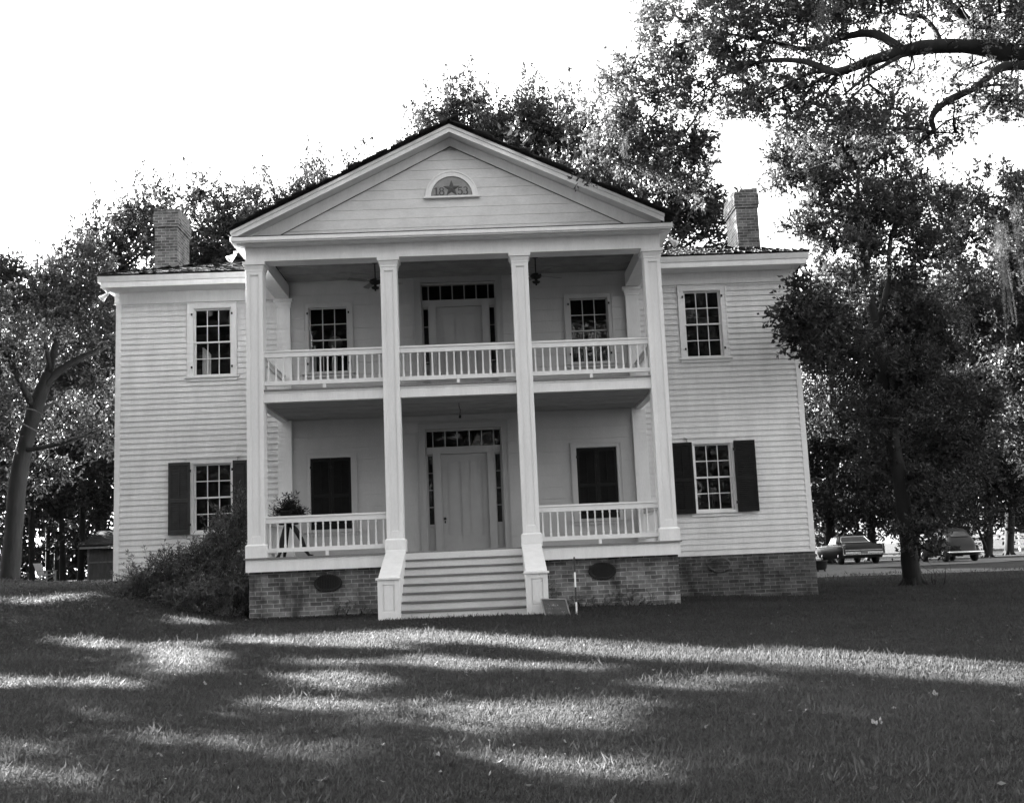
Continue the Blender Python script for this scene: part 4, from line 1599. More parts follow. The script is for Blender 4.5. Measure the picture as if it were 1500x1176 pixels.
# overhanging oak, its trunk beyond the right edge
lm = lambda Y, *q: [(x, y, Y + dy, r) for x, y, dy, r in q]
TR = [(13.6, -3.6, .5, .8, 'w'), (13.4, -3.6, 3, .66, 'w'), (13.0, -3.6, 5.5, .55, 'w'), (11.6, -3.7, 7.2, .34, 'w'), (1600, 100, -3.8, 21)]
tree('live_oak', 'live oak reaching its long arched limb over the lawn from the right edge', TR,
     [lm(-4, (1560, 98, 0, 17.0), (1500, 86, 0, 15.3), (1456, 74, 0, 13.6), (1412, 68, 0, 10.2), (1359, 69, 0, 11.05), (1326, 75, 0, 9.35), (1280, 88, 0, 7.65), (1227, 106, .3, 5.95), (1200, 98, .5, 5.1), (1174, 90, .7, 4.25), (1121, 90, 1.2, 2.98), (1060, 110, 1.8, 1.7), (1010, 150, 2.2, 1.02)),
      lm(-4, (1326, 75, 0, 6.8), (1280, 50, .3, 5.95), (1236, 55, .6, 4.25), (1183, 72, 1., 3.4), (1120, 60, 1.6, 2.55), (1050, 50, 2, 1.7), (980, 70, 2.4, 0.85)),
      lm(-4, (1456, 76, 0, 7.65), (1429, 42, .2, 6.8), (1385, 2, .4, 5.1), (1340, -40, .8, 3.4)),
      lm(-4, (1540, 96, 0, 7.65), (1482, 97, -.2, 6.8), (1462, 102, -.3, 6.38), (1429, 128, -.4, 5.52), (1385, 150, -.5, 5.1), (1365, 172, -.5, 4.25), (1368, 194, -.4, 3.4), (1350, 190, -.3, 2.55), (1315, 188, -.1, 1.7)),
      lm(-4, (1378, 62, 0, 3.4), (1368, 42, .1, 3.4), (1350, 25, .2, 2.55), (1319, 22, .4, 1.7)),
      lm(-4, (1329, 78, 0, 3.4), (1280, 105, -.3, 2.55), (1235, 140, -.5, 1.7))],
     [(960, 60, -1.6, 34, 40), (920, 110, -1.4, 34, 34), (985, 120, -1.8, 42, 40), (890, 170, -1.2, 34, 34), (940, 190, -1.6, 42, 38), (1000, 200, -1.8, 38, 38),
      (880, 225, -1.2, 28, 24), (915, 235, -1.4, 36, 28), (975, 245, -1.6, 36, 30), (1030, 230, -1.8, 26, 34), (1020, 280, -1.6, 26, 26, .9),
      (1010, 40, -2, 44, 40), (1070, 20, -2.4, 46, 40), (1060, 90, -2.4, 44, 38), (1040, 150, -2, 34, 26, .9), (1130, 30, -2.8, 46, 40), (1120, 110, -2.6, 40, 26, .9),
      (1190, 10, -3, 46, 34), (1180, 130, -3, 44, 28), (1240, 10, -3.4, 44, 36), (1160, 165, -2.6, 32, 22, .9), (1240, 150, -3.4, 40, 26, .9), (1290, 20, -3.6, 40, 28, .9),
      (1295, 140, -3.8, 34, 24, .8), (1350, -15, -3.8, 44, 22), (1330, 170, -4.2, 26, 18, .8), (1410, 10, -4, 34, 26, .8), (1465, 20, -4.2, 44, 34, .9), (1440, 165, -4.4, 40, 22, .9),
      (1480, 150, -4.4, 38, 22, .9), (1400, 195, -4.4, 22, 18, .7), (1500, 60, -3.6, 30, 20, .7), (1540, 30, -4, 60, 50), (1560, 160, -4, 60, 40), (1100, -40, -2.4, 60, 30), (1220, -50, -3, 60, 30), (1480, -40, -4, 70, 30),
      (1110, 150, -2.6, 34, 26), (1175, 200, -2.8, 34, 26, .8), (1245, 195, -3.2, 38, 26, .8), (1295, 190, -3.6, 34, 24, .7), (1215, 60, -3.2, 40, 30, .8), (1100, 60, -2.6, 40, 34), (1405, 105, -3.2, 34, 18, .6), (1455, 45, -3.4, 40, 24, .8), (1480, 118, -3.6, 34, 16, .6), (1330, 110, -3.4, 30, 18, .7), (955, 20, -1.8, 18, 24, .8), (862, 245, -1.1, 12, 18, .7), (1345, 215, -4.2, 24, 18, .8)],
     .088, .48, 4.8, M['leaf_light'], M['bark_dark'], 'trees right of the house', shoots=1, tw=.32, up=.05, base=True, shoot_len=(.25, .6), carve=False, sprout=5)

# hanging moss -----------------------------------------------------------
def moss(px, py0, py1, Y, wpx, label, n=9):
    P, Dd, Rn = [], [], []
    base = at(px, py0, Y)
    k = depth(base) / FPX
    for _ in range(n):
        b = base + np.array([RNG.normal(0, wpx * k * .5), RNG.normal(0, wpx * k * .4), RNG.uniform(-.1, .1)])
        ln = (py1 - py0) * k * RNG.uniform(.45, 1.05)
        m_ = int(ln * 170)
        t = RNG.uniform(0, 1, m_)
        ph = RNG.uniform(0, 6)
        q = b + np.stack([.04 * np.sin(t * 7 + ph), .04 * np.cos(t * 6 + ph), -t * ln], 1) + RNG.normal(0, 1, (m_, 3)) * (.035 * (1.1 - t))[:, None]
        P.append(q)
        Dd.append(norm(np.array([0, 0, -1.]) + unit(m_) * .45))
        Rn.append(RNG.uniform(0, 1, m_))
    P, Dd, Rn = np.concatenate(P), np.concatenate(Dd), np.concatenate(Rn)
    v, f = leaf_quads(P - base, Dd, .075, .10)
    o = np_mesh('hanging_moss', v, f, M['moss'], None, Rn)
    o.location = tuple(base)
    return tag(o, label, 'moss', 'spanish moss hanging in the trees')
moss(1203, 5, 72, -4.1, 9, 'pale beard of moss hanging under the top edge above the long limb', 9)
moss(1462, 330, 500, 9.5, 12, 'longest moss curtain hanging down at the right edge', 16)
moss(1490, 300, 430, 9.3, 9, 'moss beard at the right edge beside the longest moss curtain', 10)
moss(1405, 420, 520, 10, 10, 'short moss beard left of the longest moss curtain', 8)
moss(992, 150, 215, -2.4, 6, 'thin moss strand hanging in the light crown left of the right chimney', 5)
moss(915, 200, 262, -2.2, 5, 'thin moss strand near the left tip of the overhanging crown', 4)
moss(1118, 92, 150, -2.9, 5, 'thin moss strand hanging from the end of the long limb', 4)

# far woods: one leafy mass no one could count ---------------------------------
def wood_mass(name, spots, L, lai, leaf):
    PP, DD, RN = [], [], []
    for x, y, z, rx, rz, f in spots:
        P, d, rn = clump_leaves(np.array([x, y, z]), np.array([rx, rx * .7, rz]), int(lai * f * math.pi * rx * rz / (.25 * L * L)), 1.6)
        PP.append(P); DD.append(d); RN.append(rn)
    P, d, rn = np.concatenate(PP), np.concatenate(DD), np.concatenate(RN)
    k = (P[:, 2] > ter(P[:, 0], P[:, 1])) & keep_mask(P)
    v, f = leaf_quads(P[k], d[k], L, .5)
    return tag(np_mesh(name, v, f, leaf, None, rn[k]), kind='stuff')
sp = []
for i in range(46):          # left and behind
    a = -62 + i * 1.55
    for z in (3.2, 7.5, 12.):
        if R_.random() < (.8 if z < 4 else .97):
            sp.append((a + R_.uniform(-2, 2), 82 + R_.uniform(-6, 6), z + R_.uniform(-1, 1), 2.6, 2.6, R_.uniform(.5, 1.1)))
for i in range(34):          # right
    a = 26 + i * 2.0
    for z in (2.6, 6.6, 11., 15.):
        if R_.random() < (.62 if z < 4 else .97):
            sp.append((a + R_.uniform(-2, 2), 86 + R_.uniform(-6, 6), z + R_.uniform(-1, 1), 2.8, 2.7, R_.uniform(.5, 1.1)))
for i in range(70):          # hidden from the lawn by the house, added to shade the parked cars
    sp.append((R_.uniform(-9, 10), R_.uniform(46, 64), R_.uniform(1.5, 13), 2.6, 2.4, R_.uniform(.6, 1.1)))
for i in range(120):  # more unseen foliage, added to darken the trees right of the house
    sp.append((R_.uniform(-8.5, 11), R_.uniform(21, 42), R_.uniform(1.2, 11), 2.6, 2.2, R_.uniform(.7, 1.1)))
for i in range(46):  # dense unseen hedge, added to keep sun off the sedan
    sp.append((R_.uniform(7, 16), R_.uniform(41, 52), R_.uniform(.8, 5.5), 1.8, 1.6, 1.))
wood_mass('far_woods', sp, .5, 4.2, M['leaf_dark'])
sp = []
for i in range(60):          # unseen, beyond the left edge, added to block the low sun
    sp.append((R_.uniform(-62, -40), R_.uniform(28, 66), R_.uniform(1.5, 15), 3.0, 2.6, R_.uniform(.6, 1.1)))
for i in range(80):  # nearer unseen foliage, added to shade the lower left trees
    sp.append((R_.uniform(-35, -25.5), R_.uniform(19, 36), R_.uniform(1.2, 12), 1.9, 1.7, R_.uniform(.7, 1.1)))
wood_mass('left_shade_woods', sp, .26, 2.4, M['leaf_dark'])
sp = []
for i in range(40):          # the woods that stand behind the photographer and show in the window glass
    a = -60 + i * 3.1
    for z in (2., 6., 10.5, 15., 18.5):
        if R_.random() < .88:
            sp.append((a + R_.uniform(-2, 2), -52 + R_.uniform(-7, 7), z + R_.uniform(-1.5, 1.5), 3.6, 3.2, R_.uniform(.5, 1.)))
wood_mass('woods_across_the_road', sp, .55, 4.0, M['leaf'])

# shrubs -----------------------------------------------------------------
def shrub(name, label, clumps, L, Wr, lai, leaf, stems=10, cat='shrub', group=None, shoots=1, shoot_len=(.2, .5), tw=.3):
    cs = []
    for q in clumps:
        c = at(q[0], q[1], q[2])
        k = depth(c) / FPX
        cs.append((c, q[3] * k, q[4] * k, q[5] if len(q) > 5 else 1))
    base = np.mean([c[0] for c in cs], axis=0)
    base[2] = float(ter(base[0], base[1]))
    root = empty(name, tuple(base), label=label, cat=cat, group=group)
    PP, DD, RN = [], [], []
    st = MB()
    for c, rx, rz, f in cs:
        P, d, rn = clump_leaves(c, np.array([rx, rx * .8, rz]), int(lai * f * math.pi * rx * rz / (.5 * L * L * Wr)), tw, .25)
        PP.append(P); DD.append(d); RN.append(rn)
        g = np.array([c[0] * .7 + base[0] * .3, c[1] * .7 + base[1] * .3, 0])
        g[2] = float(ter(g[0], g[1])) - .03
        st.tube([g - base, (g + c) / 2 - base + RNG.normal(0, .05, 3), c - base], [.018, .014, .005], 5)
        for _ in range(shoots):
            b = c + unit(1)[0] * np.array([rx, rx, rz]) * .8
            tip = b + RNG.uniform(*shoot_len) * norm((unit(1)[0] * .8 + np.array([0, 0, .8]))[None])[0]
            P, d, rn = shoot_leaves(b, tip, 26, .05)
            PP.append(P); DD.append(d); RN.append(rn)
            st.tube([x - base for x in (c, b, tip)], [.006, .005, .002], 4)
    P, d, rn = np.concatenate(PP), np.concatenate(DD), np.concatenate(RN)
    k = P[:, 2] > ter(P[:, 0], P[:, 1]) + .0
    k &= ~((P[:, 0] > -4.3) & (P[:, 1] > -.28) & (P[:, 0] < 4.3)) & (P[:, 1] < D - .06)
    P, d, rn = P[k], d[k], rn[k]
    v, f = leaf_quads(P - base, d, L, Wr)
    np_mesh('foliage', v, f, leaf, root, rn)
    st.build('stem', M['bark'], root, True)
    return root
shrub('bush', 'large dark sprawling bush against the brick base left of the porch',
      [(340, 800, 1.1, 24, 30), (345, 850, .7, 26, 45), (318, 815, 1.2, 26, 26), (300, 850, 1, 36, 40), (275, 840, 1.3, 30, 22), (250, 860, 1.3, 36, 32), (300, 885, .4, 40, 28),
       (345, 890, .2, 24, 26), (235, 845, 1.5, 26, 12, .8), (215, 872, 1.4, 34, 26), (190, 885, 1.3, 24, 22), (230, 892, .8, 40, 20), (178, 895, 1.2, 22, 18), (192, 872, 1.4, 22, 18), (210, 852, 1.5, 18, 12), (245, 830, 1.4, 20, 14), (290, 815, 1.3, 22, 16), (265, 895, .5, 36, 20), (350, 775, 1.2, 16, 22, 1), (335, 770, 1.3, 12, 16, .8), (322, 785, 1.3, 16, 16, .8), (352, 745, 1.2, 8, 14, .6), (300, 808, 1.3, 16, 12, .7)],
      .085, .2, 4.0, M['leaf_bush'], shoots=13, shoot_len=(.2, .65))
shrub('weed', 'wispy weed sprouting beside the right step pier behind the slate', [(812, 885, -2.2, 8, 18, .25), (803, 860, -2.15, 5, 10, .2)], .05, .2, 1.0, M['leaf_bush'], cat='weed', shoots=3, shoot_len=(.1, .25), tw=.1)
shrub('sapling', 'leafy young sapling at the foot of the dark oak trunk', [(1365, 838, 5.2, 12, 10, .8), (1385, 832, 5.2, 16, 9, .9), (1352, 842, 5.4, 10, 10, .7), (1368, 848, 5.2, 8, 8, .5)], .09, .45, 2.6, M['leaf'], cat='sapling', shoots=2)
for i, (x0, y0, lab) in enumerate(((930, 884, 'low dark weeds growing against the porch brick near its right corner'), (868, 889, 'low weeds along the brick below the right oval vent'),
                                   (520, 897, 'low weeds along the brick left of the steps'))):
    shrub('weed', lab, [(x0 + k * 16 - 24, y0 - R_.uniform(0, 8), -.3, 10, 9 + 5 * (i == 0), .5) for k in range(4)], .05, .3, 2.4, M['leaf_bush'], cat='weed', shoots=1, shoot_len=(.05, .15), tw=.1,
          group='weeds along the foundation')

# lawn blades ------------------------------------------------------------------
def grass(n):
    d = np.exp(RNG.uniform(math.log(4.0), math.log(42), n))
    a = RNG.uniform(-.60, .66, n)
    x = CAM[0] + d * np.sin(a)
    y = CAM[1] + d * np.cos(a)
    patch = np.sin(x * 1.1 + 2 * np.sin(y * .6)) * np.sin(y * .9 + 1.4 * np.sin(x * .7)) + .4 * np.sin(3.1 * x + y) * np.sin(2.7 * y - x)
    k = ~((np.abs(x) < 4.24) & (y > -.05)) & ~((np.abs(x) < W) & (y > D - .05)) & ~((np.abs(x) < 1.5) & (y > -2.2))
    # keep off the drive
    k &= ~((x > 8.5) & (y > 12.5) & (RNG.random(n) < .9))
    k &= RNG.random(n) < .78 + .3 * patch
    bare = np.exp(-(((x - 3.3) / .55) ** 2 + ((y + 11.8) / .5) ** 2))
    k &= RNG.random(n) > bare * .9
    x, y, d, patch = x[k], y[k], d[k], patch[k]
    n = len(x)
    z = ter(x, y)
    h = (.012 + .0009 * d) * RNG.lognormal(0, .38, n) * (1 + .25 * patch)
    wd = (.0017 + .00043 * d) * RNG.uniform(.6, 1.4, n)
    an = RNG.uniform(0, 2 * math.pi, n)
    lean = RNG.uniform(.2, 1.5, n)
    dx, dy = np.cos(an), np.sin(an)
    sx, sy = -dy, dx
    b0 = np.stack([x - sx * wd, y - sy * wd, z - .004], 1)
    b1 = np.stack([x + sx * wd, y + sy * wd, z - .004], 1)
    t1 = np.stack([x + dx * h * lean + sx * wd * .25, y + dy * h * lean + sy * wd * .25, z + h], 1)
    t0 = np.stack([x + dx * h * lean - sx * wd * .25, y + dy * h * lean - sy * wd * .25, z + h], 1)
    v = np.stack([b0, b1, t1, t0], 1).reshape(-1, 3)
    rn = np.clip(RNG.normal(.45, .22, n) + .18 * patch, 0, 1)
    return tag(np_mesh('grass', v, np.arange(4 * n).reshape(-1, 4), M['blade'], None, rn), kind='stuff')
grass(1500000)

# dry leaves and bits scattered in the grass: uncountable litter
def litter(n):
    d = np.exp(RNG.uniform(math.log(5.0), math.log(34), n))
    a = RNG.uniform(-.58, .62, n)
    x, y = CAM[0] + d * np.sin(a), CAM[1] + d * np.cos(a)
    k = ~((np.abs(x) < 4.5) & (y > -.2)) & ~((np.abs(x) < W + .2) & (y > D - .2)) & ~((np.abs(x) < 1.6) & (y > -2.3))
    x, y = x[k], y[k]
    P = np.stack([x, y, ter(x, y) + RNG.uniform(.004, .03, len(x))], 1)
    dr = norm(np.stack([RNG.normal(size=len(x)), RNG.normal(size=len(x)), RNG.normal(0, .35, len(x))], 1))
    v, f = leaf_quads(P, dr, .045, .45)
    return tag(np_mesh('leaf_litter', v, f, M['litter'], None, RNG.uniform(0, 1, len(x))), kind='stuff')
litter(1500)
# coarse weed tufts standing above the mown grass
def tufts(n):
    PP, DD = [], []
    for _ in range(n):
        d, a = math.exp(RNG.uniform(math.log(5.5), math.log(26))), RNG.uniform(-.55, .6)
        x, y = CAM[0] + d * math.sin(a), CAM[1] + d * math.cos(a)
        if (abs(x) < 4.5 and y > -.3) or (abs(x) < W + .2 and y > D - .3) or (abs(x) < 1.7 and y > -2.5):
            continue
        m_ = int(RNG.integers(8, 26))
        r = RNG.uniform(.03, .12)
        q = np.stack([x + RNG.normal(0, r, m_), y + RNG.normal(0, r, m_), np.zeros(m_)], 1)
        q[:, 2] = ter(q[:, 0], q[:, 1])
        PP.append(q)
        DD.append(norm(unit(m_) * .7 + np.array([0, 0, 1.])))
    P, dd = np.concatenate(PP), np.concatenate(DD)
    v, f = leaf_quads(P, dd, .085, .13)
    return tag(np_mesh('weed_tufts', v, f, M['blade'], None, RNG.uniform(.3, 1, len(P))), kind='stuff')
tufts(520)

# ================================================================== things about the place
# surveyor's pole
b = at(845, 904, -2.45)
b[2] = float(ter(b[0], b[1])) - .02
tp = at(841, 816, -2.45)
pole = empty('ranging_pole', tuple(b), label='thin black and white banded measuring pole standing in the grass before the brick base', cat='measuring pole')
v = Vector(tp) - Vector(b)
for k, (a0, a1) in enumerate(((0, .235), (.235, .49), (.49, .745), (.745, 1.0))):
    MB().tube([v * a0, v * a1], .0155, 10).build('pole_section', M['plain_white'] if k % 2 == 0 else M['plain_black'], pole)
MB().tube([v * 1.0, v * 1.012], [.012, .004], 10).build('tip', M['plain_black'], pole)

# slate leaning against the step pier
def P3(px, py, y):
    return Vector(at(px, py, y))
bl, br, tl, trr = P3(799, 905, -2.75), P3(837, 905, -2.75), P3(792, 877, -2.3), P3(830, 878, -2.3)
zg = float(ter(bl.x, bl.y))
sl_ = empty('slate_board', tuple(bl), label='small framed slate with faint chalk writing leaning on the right step pier', cat='chalkboard')
u, vv = (br - bl), (tl - bl)
nrm = u.cross(vv).normalized()
if nrm.y > 0:
    nrm = -nrm
def slab(m, a0, a1, b0, b1, d0, d1):
    q = [u * a + vv * b_ for a, b_ in ((a0, b0), (a1, b0), (a1, b1), (a0, b1))]
    m.hexa([p + nrm * d0 for p in q] + [p + nrm * d1 for p in q])
m = MB(); slab(m, .03, .97, .04, .95, -.012, .0)
m.build('slate', mat('slate', .05, .7, .35, 9, fine=.2), sl_)
m = MB()
slab(m, 0, 1, 0, .045, -.015, .012); slab(m, 0, 1, .94, 1, -.015, .012); slab(m, 0, .035, .045, .94, -.015, .012); slab(m, .955, 1, .045, .94, -.015, .012)
m.build('frame', mat('worn_frame_wood', .17, .7, .3, 12), sl_)
m = MB()
rr = random.Random(5)
for row, (a0, a1, hgt) in ((.62, (.22, .62, .11)), (.47, (.12, .86, .02)), (.24, (.16, .30, .12)), (.26, (.70, .82, .12))):
    a = a0
    while a < a1:
        wv = rr.uniform(.02, .04)
        h_ = hgt * rr.uniform(.5, 1)
        if rr.random() < .5:
            slab(m, a, a + .010, row, row + h_, .0005, .0015)
        else:
            slab(m, a, a + wv, row + h_ * rr.uniform(0, .8), row + h_ * .8 + .02, .0005, .0015)
        a += wv + rr.uniform(.01, .03)
m.build('chalk_writing', mat('chalk', .22, .9, .3, 30), sl_)

# ceiling fans of the upper porch
def fan(x, y, label):
    r = empty('ceiling_fan', (x, y, 7.56), label=label, cat='ceiling fan', group='fans under the upper porch ceiling')
    MB().lathe([(.002, 0), (.07, -.001), (.065, -.05), (.02, -.06), (.002, -.06)], n=16).build('canopy', M['iron'], r, True)
    MB().tube([(0, 0, -.05), (0, 0, -.40)], .013, 8).build('downrod', M['iron'], r)
    MB().lathe([(.002, -.39), (.05, -.40), (.12, -.43), (.13, -.47), (.10, -.51), (.04, -.53), (.002, -.53)], n=20).build('motor', M['iron'], r, True)
    MB().lathe([(.002, -.53), (.03, -.535), (.03, -.57), (.09, -.585), (.075, -.62), (.02, -.64), (.02, -.67), (.002, -.675)], n=16).build('light_kit', M['iron'], r, True)
    for k in range(4):
        a = k * math.pi / 2 + .45
        m = MB()
        ca, sa = math.cos(a), math.sin(a)
        def q(rad, t, z):
            return (rad * ca - t * sa, rad * sa + t * ca, z)
        m.hexa([q(.12, -.02, -.462), q(.22, -.03, -.462), q(.22, .03, -.456), q(.12, .02, -.456), q(.12, -.02, -.455), q(.22, -.03, -.455), q(.22, .03, -.448), q(.12, .02, -.448)])
        m.hexa([q(.21, -.05, -.470), q(.62, -.062, -.470), q(.62, .062, -.445), q(.21, .05, -.445), q(.21, -.05, -.463), q(.62, -.062, -.463), q(.62, .062, -.438), q(.21, .05, -.438)])
        m.build('blade', M['fan_blade'], r)
    return r
fan(-1.77, 1.5, 'dark four bladed ceiling fan over the left bay of the upper porch')
fan(1.75, 1.5, 'dark four bladed ceiling fan over the right bay of the upper porch')

cord = empty('pendant_socket', (-.03, 1.2, 4.315), label='bare lamp socket dangling on a crooked cord from the lower porch ceiling', cat='lamp')
MB().tube([(0, 0, 0), (.0, 0, -.08), (.025, 0, -.16), (.012, 0, -.27)], .007, 6).build('cord', M['iron'], cord, True)
MB().lathe([(.002, -.26), (.02, -.265), (.028, -.30), (.024, -.33), (.002, -.335)], (.012, 0, 0), 12).build('socket', M['iron'], cord, True)

# white flood lamps at the eave corners
def flood(x, y, z, s, label):
    r = empty('flood_lamp', (x, y, z), label=label, cat='lamp', group='flood lamps at the eave corners')
    ax = Vector((s * .75, -.25, -.75)).normalized()
    def cone(pts, name, m_):
        m = MB()
        m.tube([ax * t for t, _ in pts], [q for _, q in pts], 16)
        m.build(name, m_, r, True)
    MB().lathe([(.002, .055), (.045, .05), (.045, .03), (.002, .028)], n=14).build('mount', M['plain_white'], r)
    MB().tube([(0, 0, .04), tuple(ax * .03)], .014, 8).build('arm', M['plain_white'], r)
    cone([(.0, .028), (.05, .034), (.11, .055), (.17, .078), (.19, .08)], 'shade', M['plain_white'])
    cone([(.186, .074), (.2, .06), (.206, .02)], 'bulb', M['plain_white'])
flood(-8.02, 2.82, 7.385, -1, 'white flood lamp under the far left eave corner')
flood(-4.50, .2, 7.44, -1, 'white flood lamp under the left end of the pediment')
flood(4.50, .2, 7.44, 1, 'white flood lamp under the right end of the pediment')
flood(8.02, 2.82, 7.385, 1, 'white flood lamp under the far right eave corner')

# plant stand on the porch
px0, py0 = -3.62, .95
ps = empty('plant_stand', (px0, py0, Z1), label='dark plant stand with curved splayed legs on the lower left porch', cat='plant stand')
MB().lathe([(.002, .66), (.20, .665), (.21, .68), (.20, .70), (.002, .70)], n=20).build('top', M['wood_dark'], ps, True)
for ax_, tx in (((.36, 0), .04), ((-.12, .22), .03), ((-.14, -.2), .03)):
    q = Vector((ax_[0], ax_[1], 0))
    MB().tube([q.normalized() * .05 + Vector((0, 0, .66)), q * .42 + Vector((0, 0, .55)), q * .75 + Vector((0, 0, .34)), q * .95 + Vector((0, 0, .13)), q * 1.15 + Vector((0, 0, .03)), q * 1.4 + Vector((0, 0, .012))],
              [.05, .055, .05, .04, .03, .012], 8).build('leg', M['wood_dark'], ps, True)
pot = empty('potted_plant', (px0, py0, Z1 + .70), label='bushy potted plant with narrow leaves on the porch plant stand', cat='potted plant')
MB().lathe([(.002, .0), (.12, .002), (.15, .10), (.185, .22), (.20, .22), (.20, .25), (.17, .25), (.16, .21), (.002, .20)], n=22).build('pot', M['wood_dark'], pot, True)
P, d, rn = [], [], []
for _ in range(95):
    u_ = unit(1)[0]; u_[2] = abs(u_[2]) * 1.0
    bb = np.array([0, 0, .22]); tip = bb + u_ * np.array([.42, .36, .42]) * RNG.uniform(.6, 1.15)
    tip[2] -= .12 * abs(u_[0])
    a, b_, c_ = shoot_leaves(bb, tip, 26, .03)
    P.append(a); d.append(b_); rn.append(c_)
P, d, rn = map(np.concatenate, (P, d, rn))
v, f = leaf_quads(P, d, .085, .2)
np_mesh('foliage', v, f, M['leaf_dark'], pot, rn)

# ---- cars ---------------------------------------------------------------------
CARP = mat('dark_car_paint', .016, .42, .1, 3, spec=.22)
CHROME = mat('chrome', .62, .18, .05, 5, metal=1.)
CGLASS = mat('car_glass', .07, .12, .1, 3, spec=.8)
TYRE = mat('tyre_rubber', .02, .85, .2, 12)
def loft(m, st):
    """st: stations (y, ring of (x,z)); closed with caps"""
    n = len(st[0][1])
    vs = [(x, y, z) for y, ring in st for x, z in ring]
    fs = []
    for i in range(len(st) - 1):
        for k in range(n):
            fs.append((i * n + k, i * n + (k + 1) % n, (i + 1) * n + (k + 1) % n, (i + 1) * n + k))
    fs += [tuple(range(n - 1, -1, -1)), tuple((len(st) - 1) * n + k for k in range(n))]
    return m.add(vs, fs)
def wheel(par, x, y, r, w_, hub):
    s = 1 if x > 0 else -1
    m = MB()
    m.lathe([(r * .58, x - w_ / 2), (r * .93, x - w_ / 2), (r, x - w_ / 3), (r, x + w_ / 3), (r * .93, x + w_ / 2), (r * .58, x + w_ / 2)], (0, y, r), 28, 'x')
    t = m.build('wheel', TYRE, par, True)
    m = MB()
    xo = x + s * w_ * .44
    m.lathe([(r * .6, x - s * w_ * .2), (r * .6, xo), (r * .5, xo + s * .012), (r * .25, xo + s * .035), (.004, xo + s * .04)], (0, y, r), 24, 'x')
    m.build('hubcap', hub, t, True)
def car_root(name, px, py, Y, rz, **kw):
    p = at(px, py, Y)
    r = empty(name, (p[0], p[1], float(ter(p[0], p[1])) + .03), rz, **kw)
    r.scale = (1.1, 1.1, 1.1)
    return r
sd = car_root('sedan', 1267, 824, 35.5, math.radians(-4), label='long dark sedan with chrome trim seen from behind on the drive right of the house', cat='car', group='cars parked beyond the house')
def ring(hb, hm, hs, ht, zb, zm, zs, zt):
    return [(-hb, zb), (-hm, zm), (-hs, zs), (-ht, zt), (ht, zt), (hs, zs), (hm, zm), (hb, zb)]
m = MB()
loft(m, [(0.02, ring(.80, .90, .92, .80, .40, .58, .84, .90)), (.10, ring(.88, .99, .99, .86, .30, .60, .88, .945)), (1.0, ring(.9, 1.01, 1.0, .87, .28, .60, .89, .97)),
         (2.6, ring(.9, 1.01, 1.0, .88, .26, .60, .90, .96)), (4.2, ring(.9, 1.01, .99, .86, .26, .60, .89, .95)), (5.4, ring(.88, .98, .96, .80, .30, .58, .84, .90)), (5.68, ring(.8, .9, .88, .72, .38, .58, .78, .82))])
body = m.build('body', CARP, sd, True, bevel=.02)
m = MB()
def rr4(h, z, t):
    return [(-h, z)] + [(-h + .05, z + .03), (h - .05, z + .03)] + [(h, z)]
loft(m, [(1.28, ring(.84, .84, .83, .8, .93, .94, .95, .96)), (1.95, ring(.80, .77, .72, .62, .93, 1.10, 1.30, 1.375)), (2.4, ring(.80, .77, .71, .60, .93, 1.10, 1.32, 1.41)),
         (3.0, ring(.80, .77, .71, .60, .93, 1.10, 1.31, 1.395)), (3.75, ring(.82, .82, .81, .78, .93, .94, .95, .96))])
m.build('roof', CARP, sd, True)
m = MB()   # rear window set in the sloping back, with its bright frame
def slope(x, t, off):
    y = 1.28 + .67 * t
    z = .975 + .40 * t
    return (x, y - .55 * off, z + .8 * off)
m.add([slope(-.70, .14, .02), (slope(.70, .14, .02)), slope(.56, .86, .02), slope(-.56, .86, .02)], [(0, 1, 2, 3)])
m.build('rear_window', CGLASS, sd)
m = MB()
cs = [slope(-.70, .14, .025), slope(.70, .14, .025), slope(.56, .86, .025), slope(-.56, .86, .025)]
for a, b in zip(cs, cs[1:] + cs[:1]):
    m.tube([a, b], .018, 6)
m.build('window_trim', CHROME, sd)
for s in (-1, 1):
    for y0, y1, t0, t1 in ((2.02, 2.52, 2.06, 2.52), (2.58, 3.45, 2.58, 3.12)):
        m = MB()
        m.add([(s * .815, y0, .985), (s * .815, y1, .985), (s * .725, t1, 1.32), (s * .725, t0, 1.32)], [(0, 1, 2, 3)])
        m.build('side_window', CGLASS, sd)
    m = MB()
    m.tube([(s * 1.0, .15, .86), (s * 1.01, 2.6, .885), (s * 1.0, 5.3, .85)], .016, 6)
    m.tube([(s * .83, 1.6, .975), (s * .83, 3.6, .975)], .014, 6)
    m.build('side_trim', CHROME, sd)
    m = MB()   # upright tail light blades
    m.box(s * .94 - .055, -.05, .42, s * .94 + .055, .06, .97)
    tlp = m.build('tail_light', CHROME, sd, bevel=.015)
    m = MB()
    m.box(s * .94 - .03, -.062, .50, s * .94 + .03, -.05, .92)
    m.build('lens', M['iron'], tlp)
m = MB()
m.box(-.885, -.06, .45, .885, .05, .60)
m.box(-.885, -.075, .50, .885, -.06, .55)
m.box(-.885, .0, .655, .885, .03, .69)
m.build('rear_bumper', CHROME, sd, bevel=.012)
m = MB(); m.box(-.16, -.085, .50, .16, -.076, .64); m.build('licence_plate', mat('plate_enamel', .12, .5, .2, 20), sd)
for x in (-.84, .84):
    for y in (1.12, 4.45):
        wheel(sd, x, y, .36, .21, CHROME)

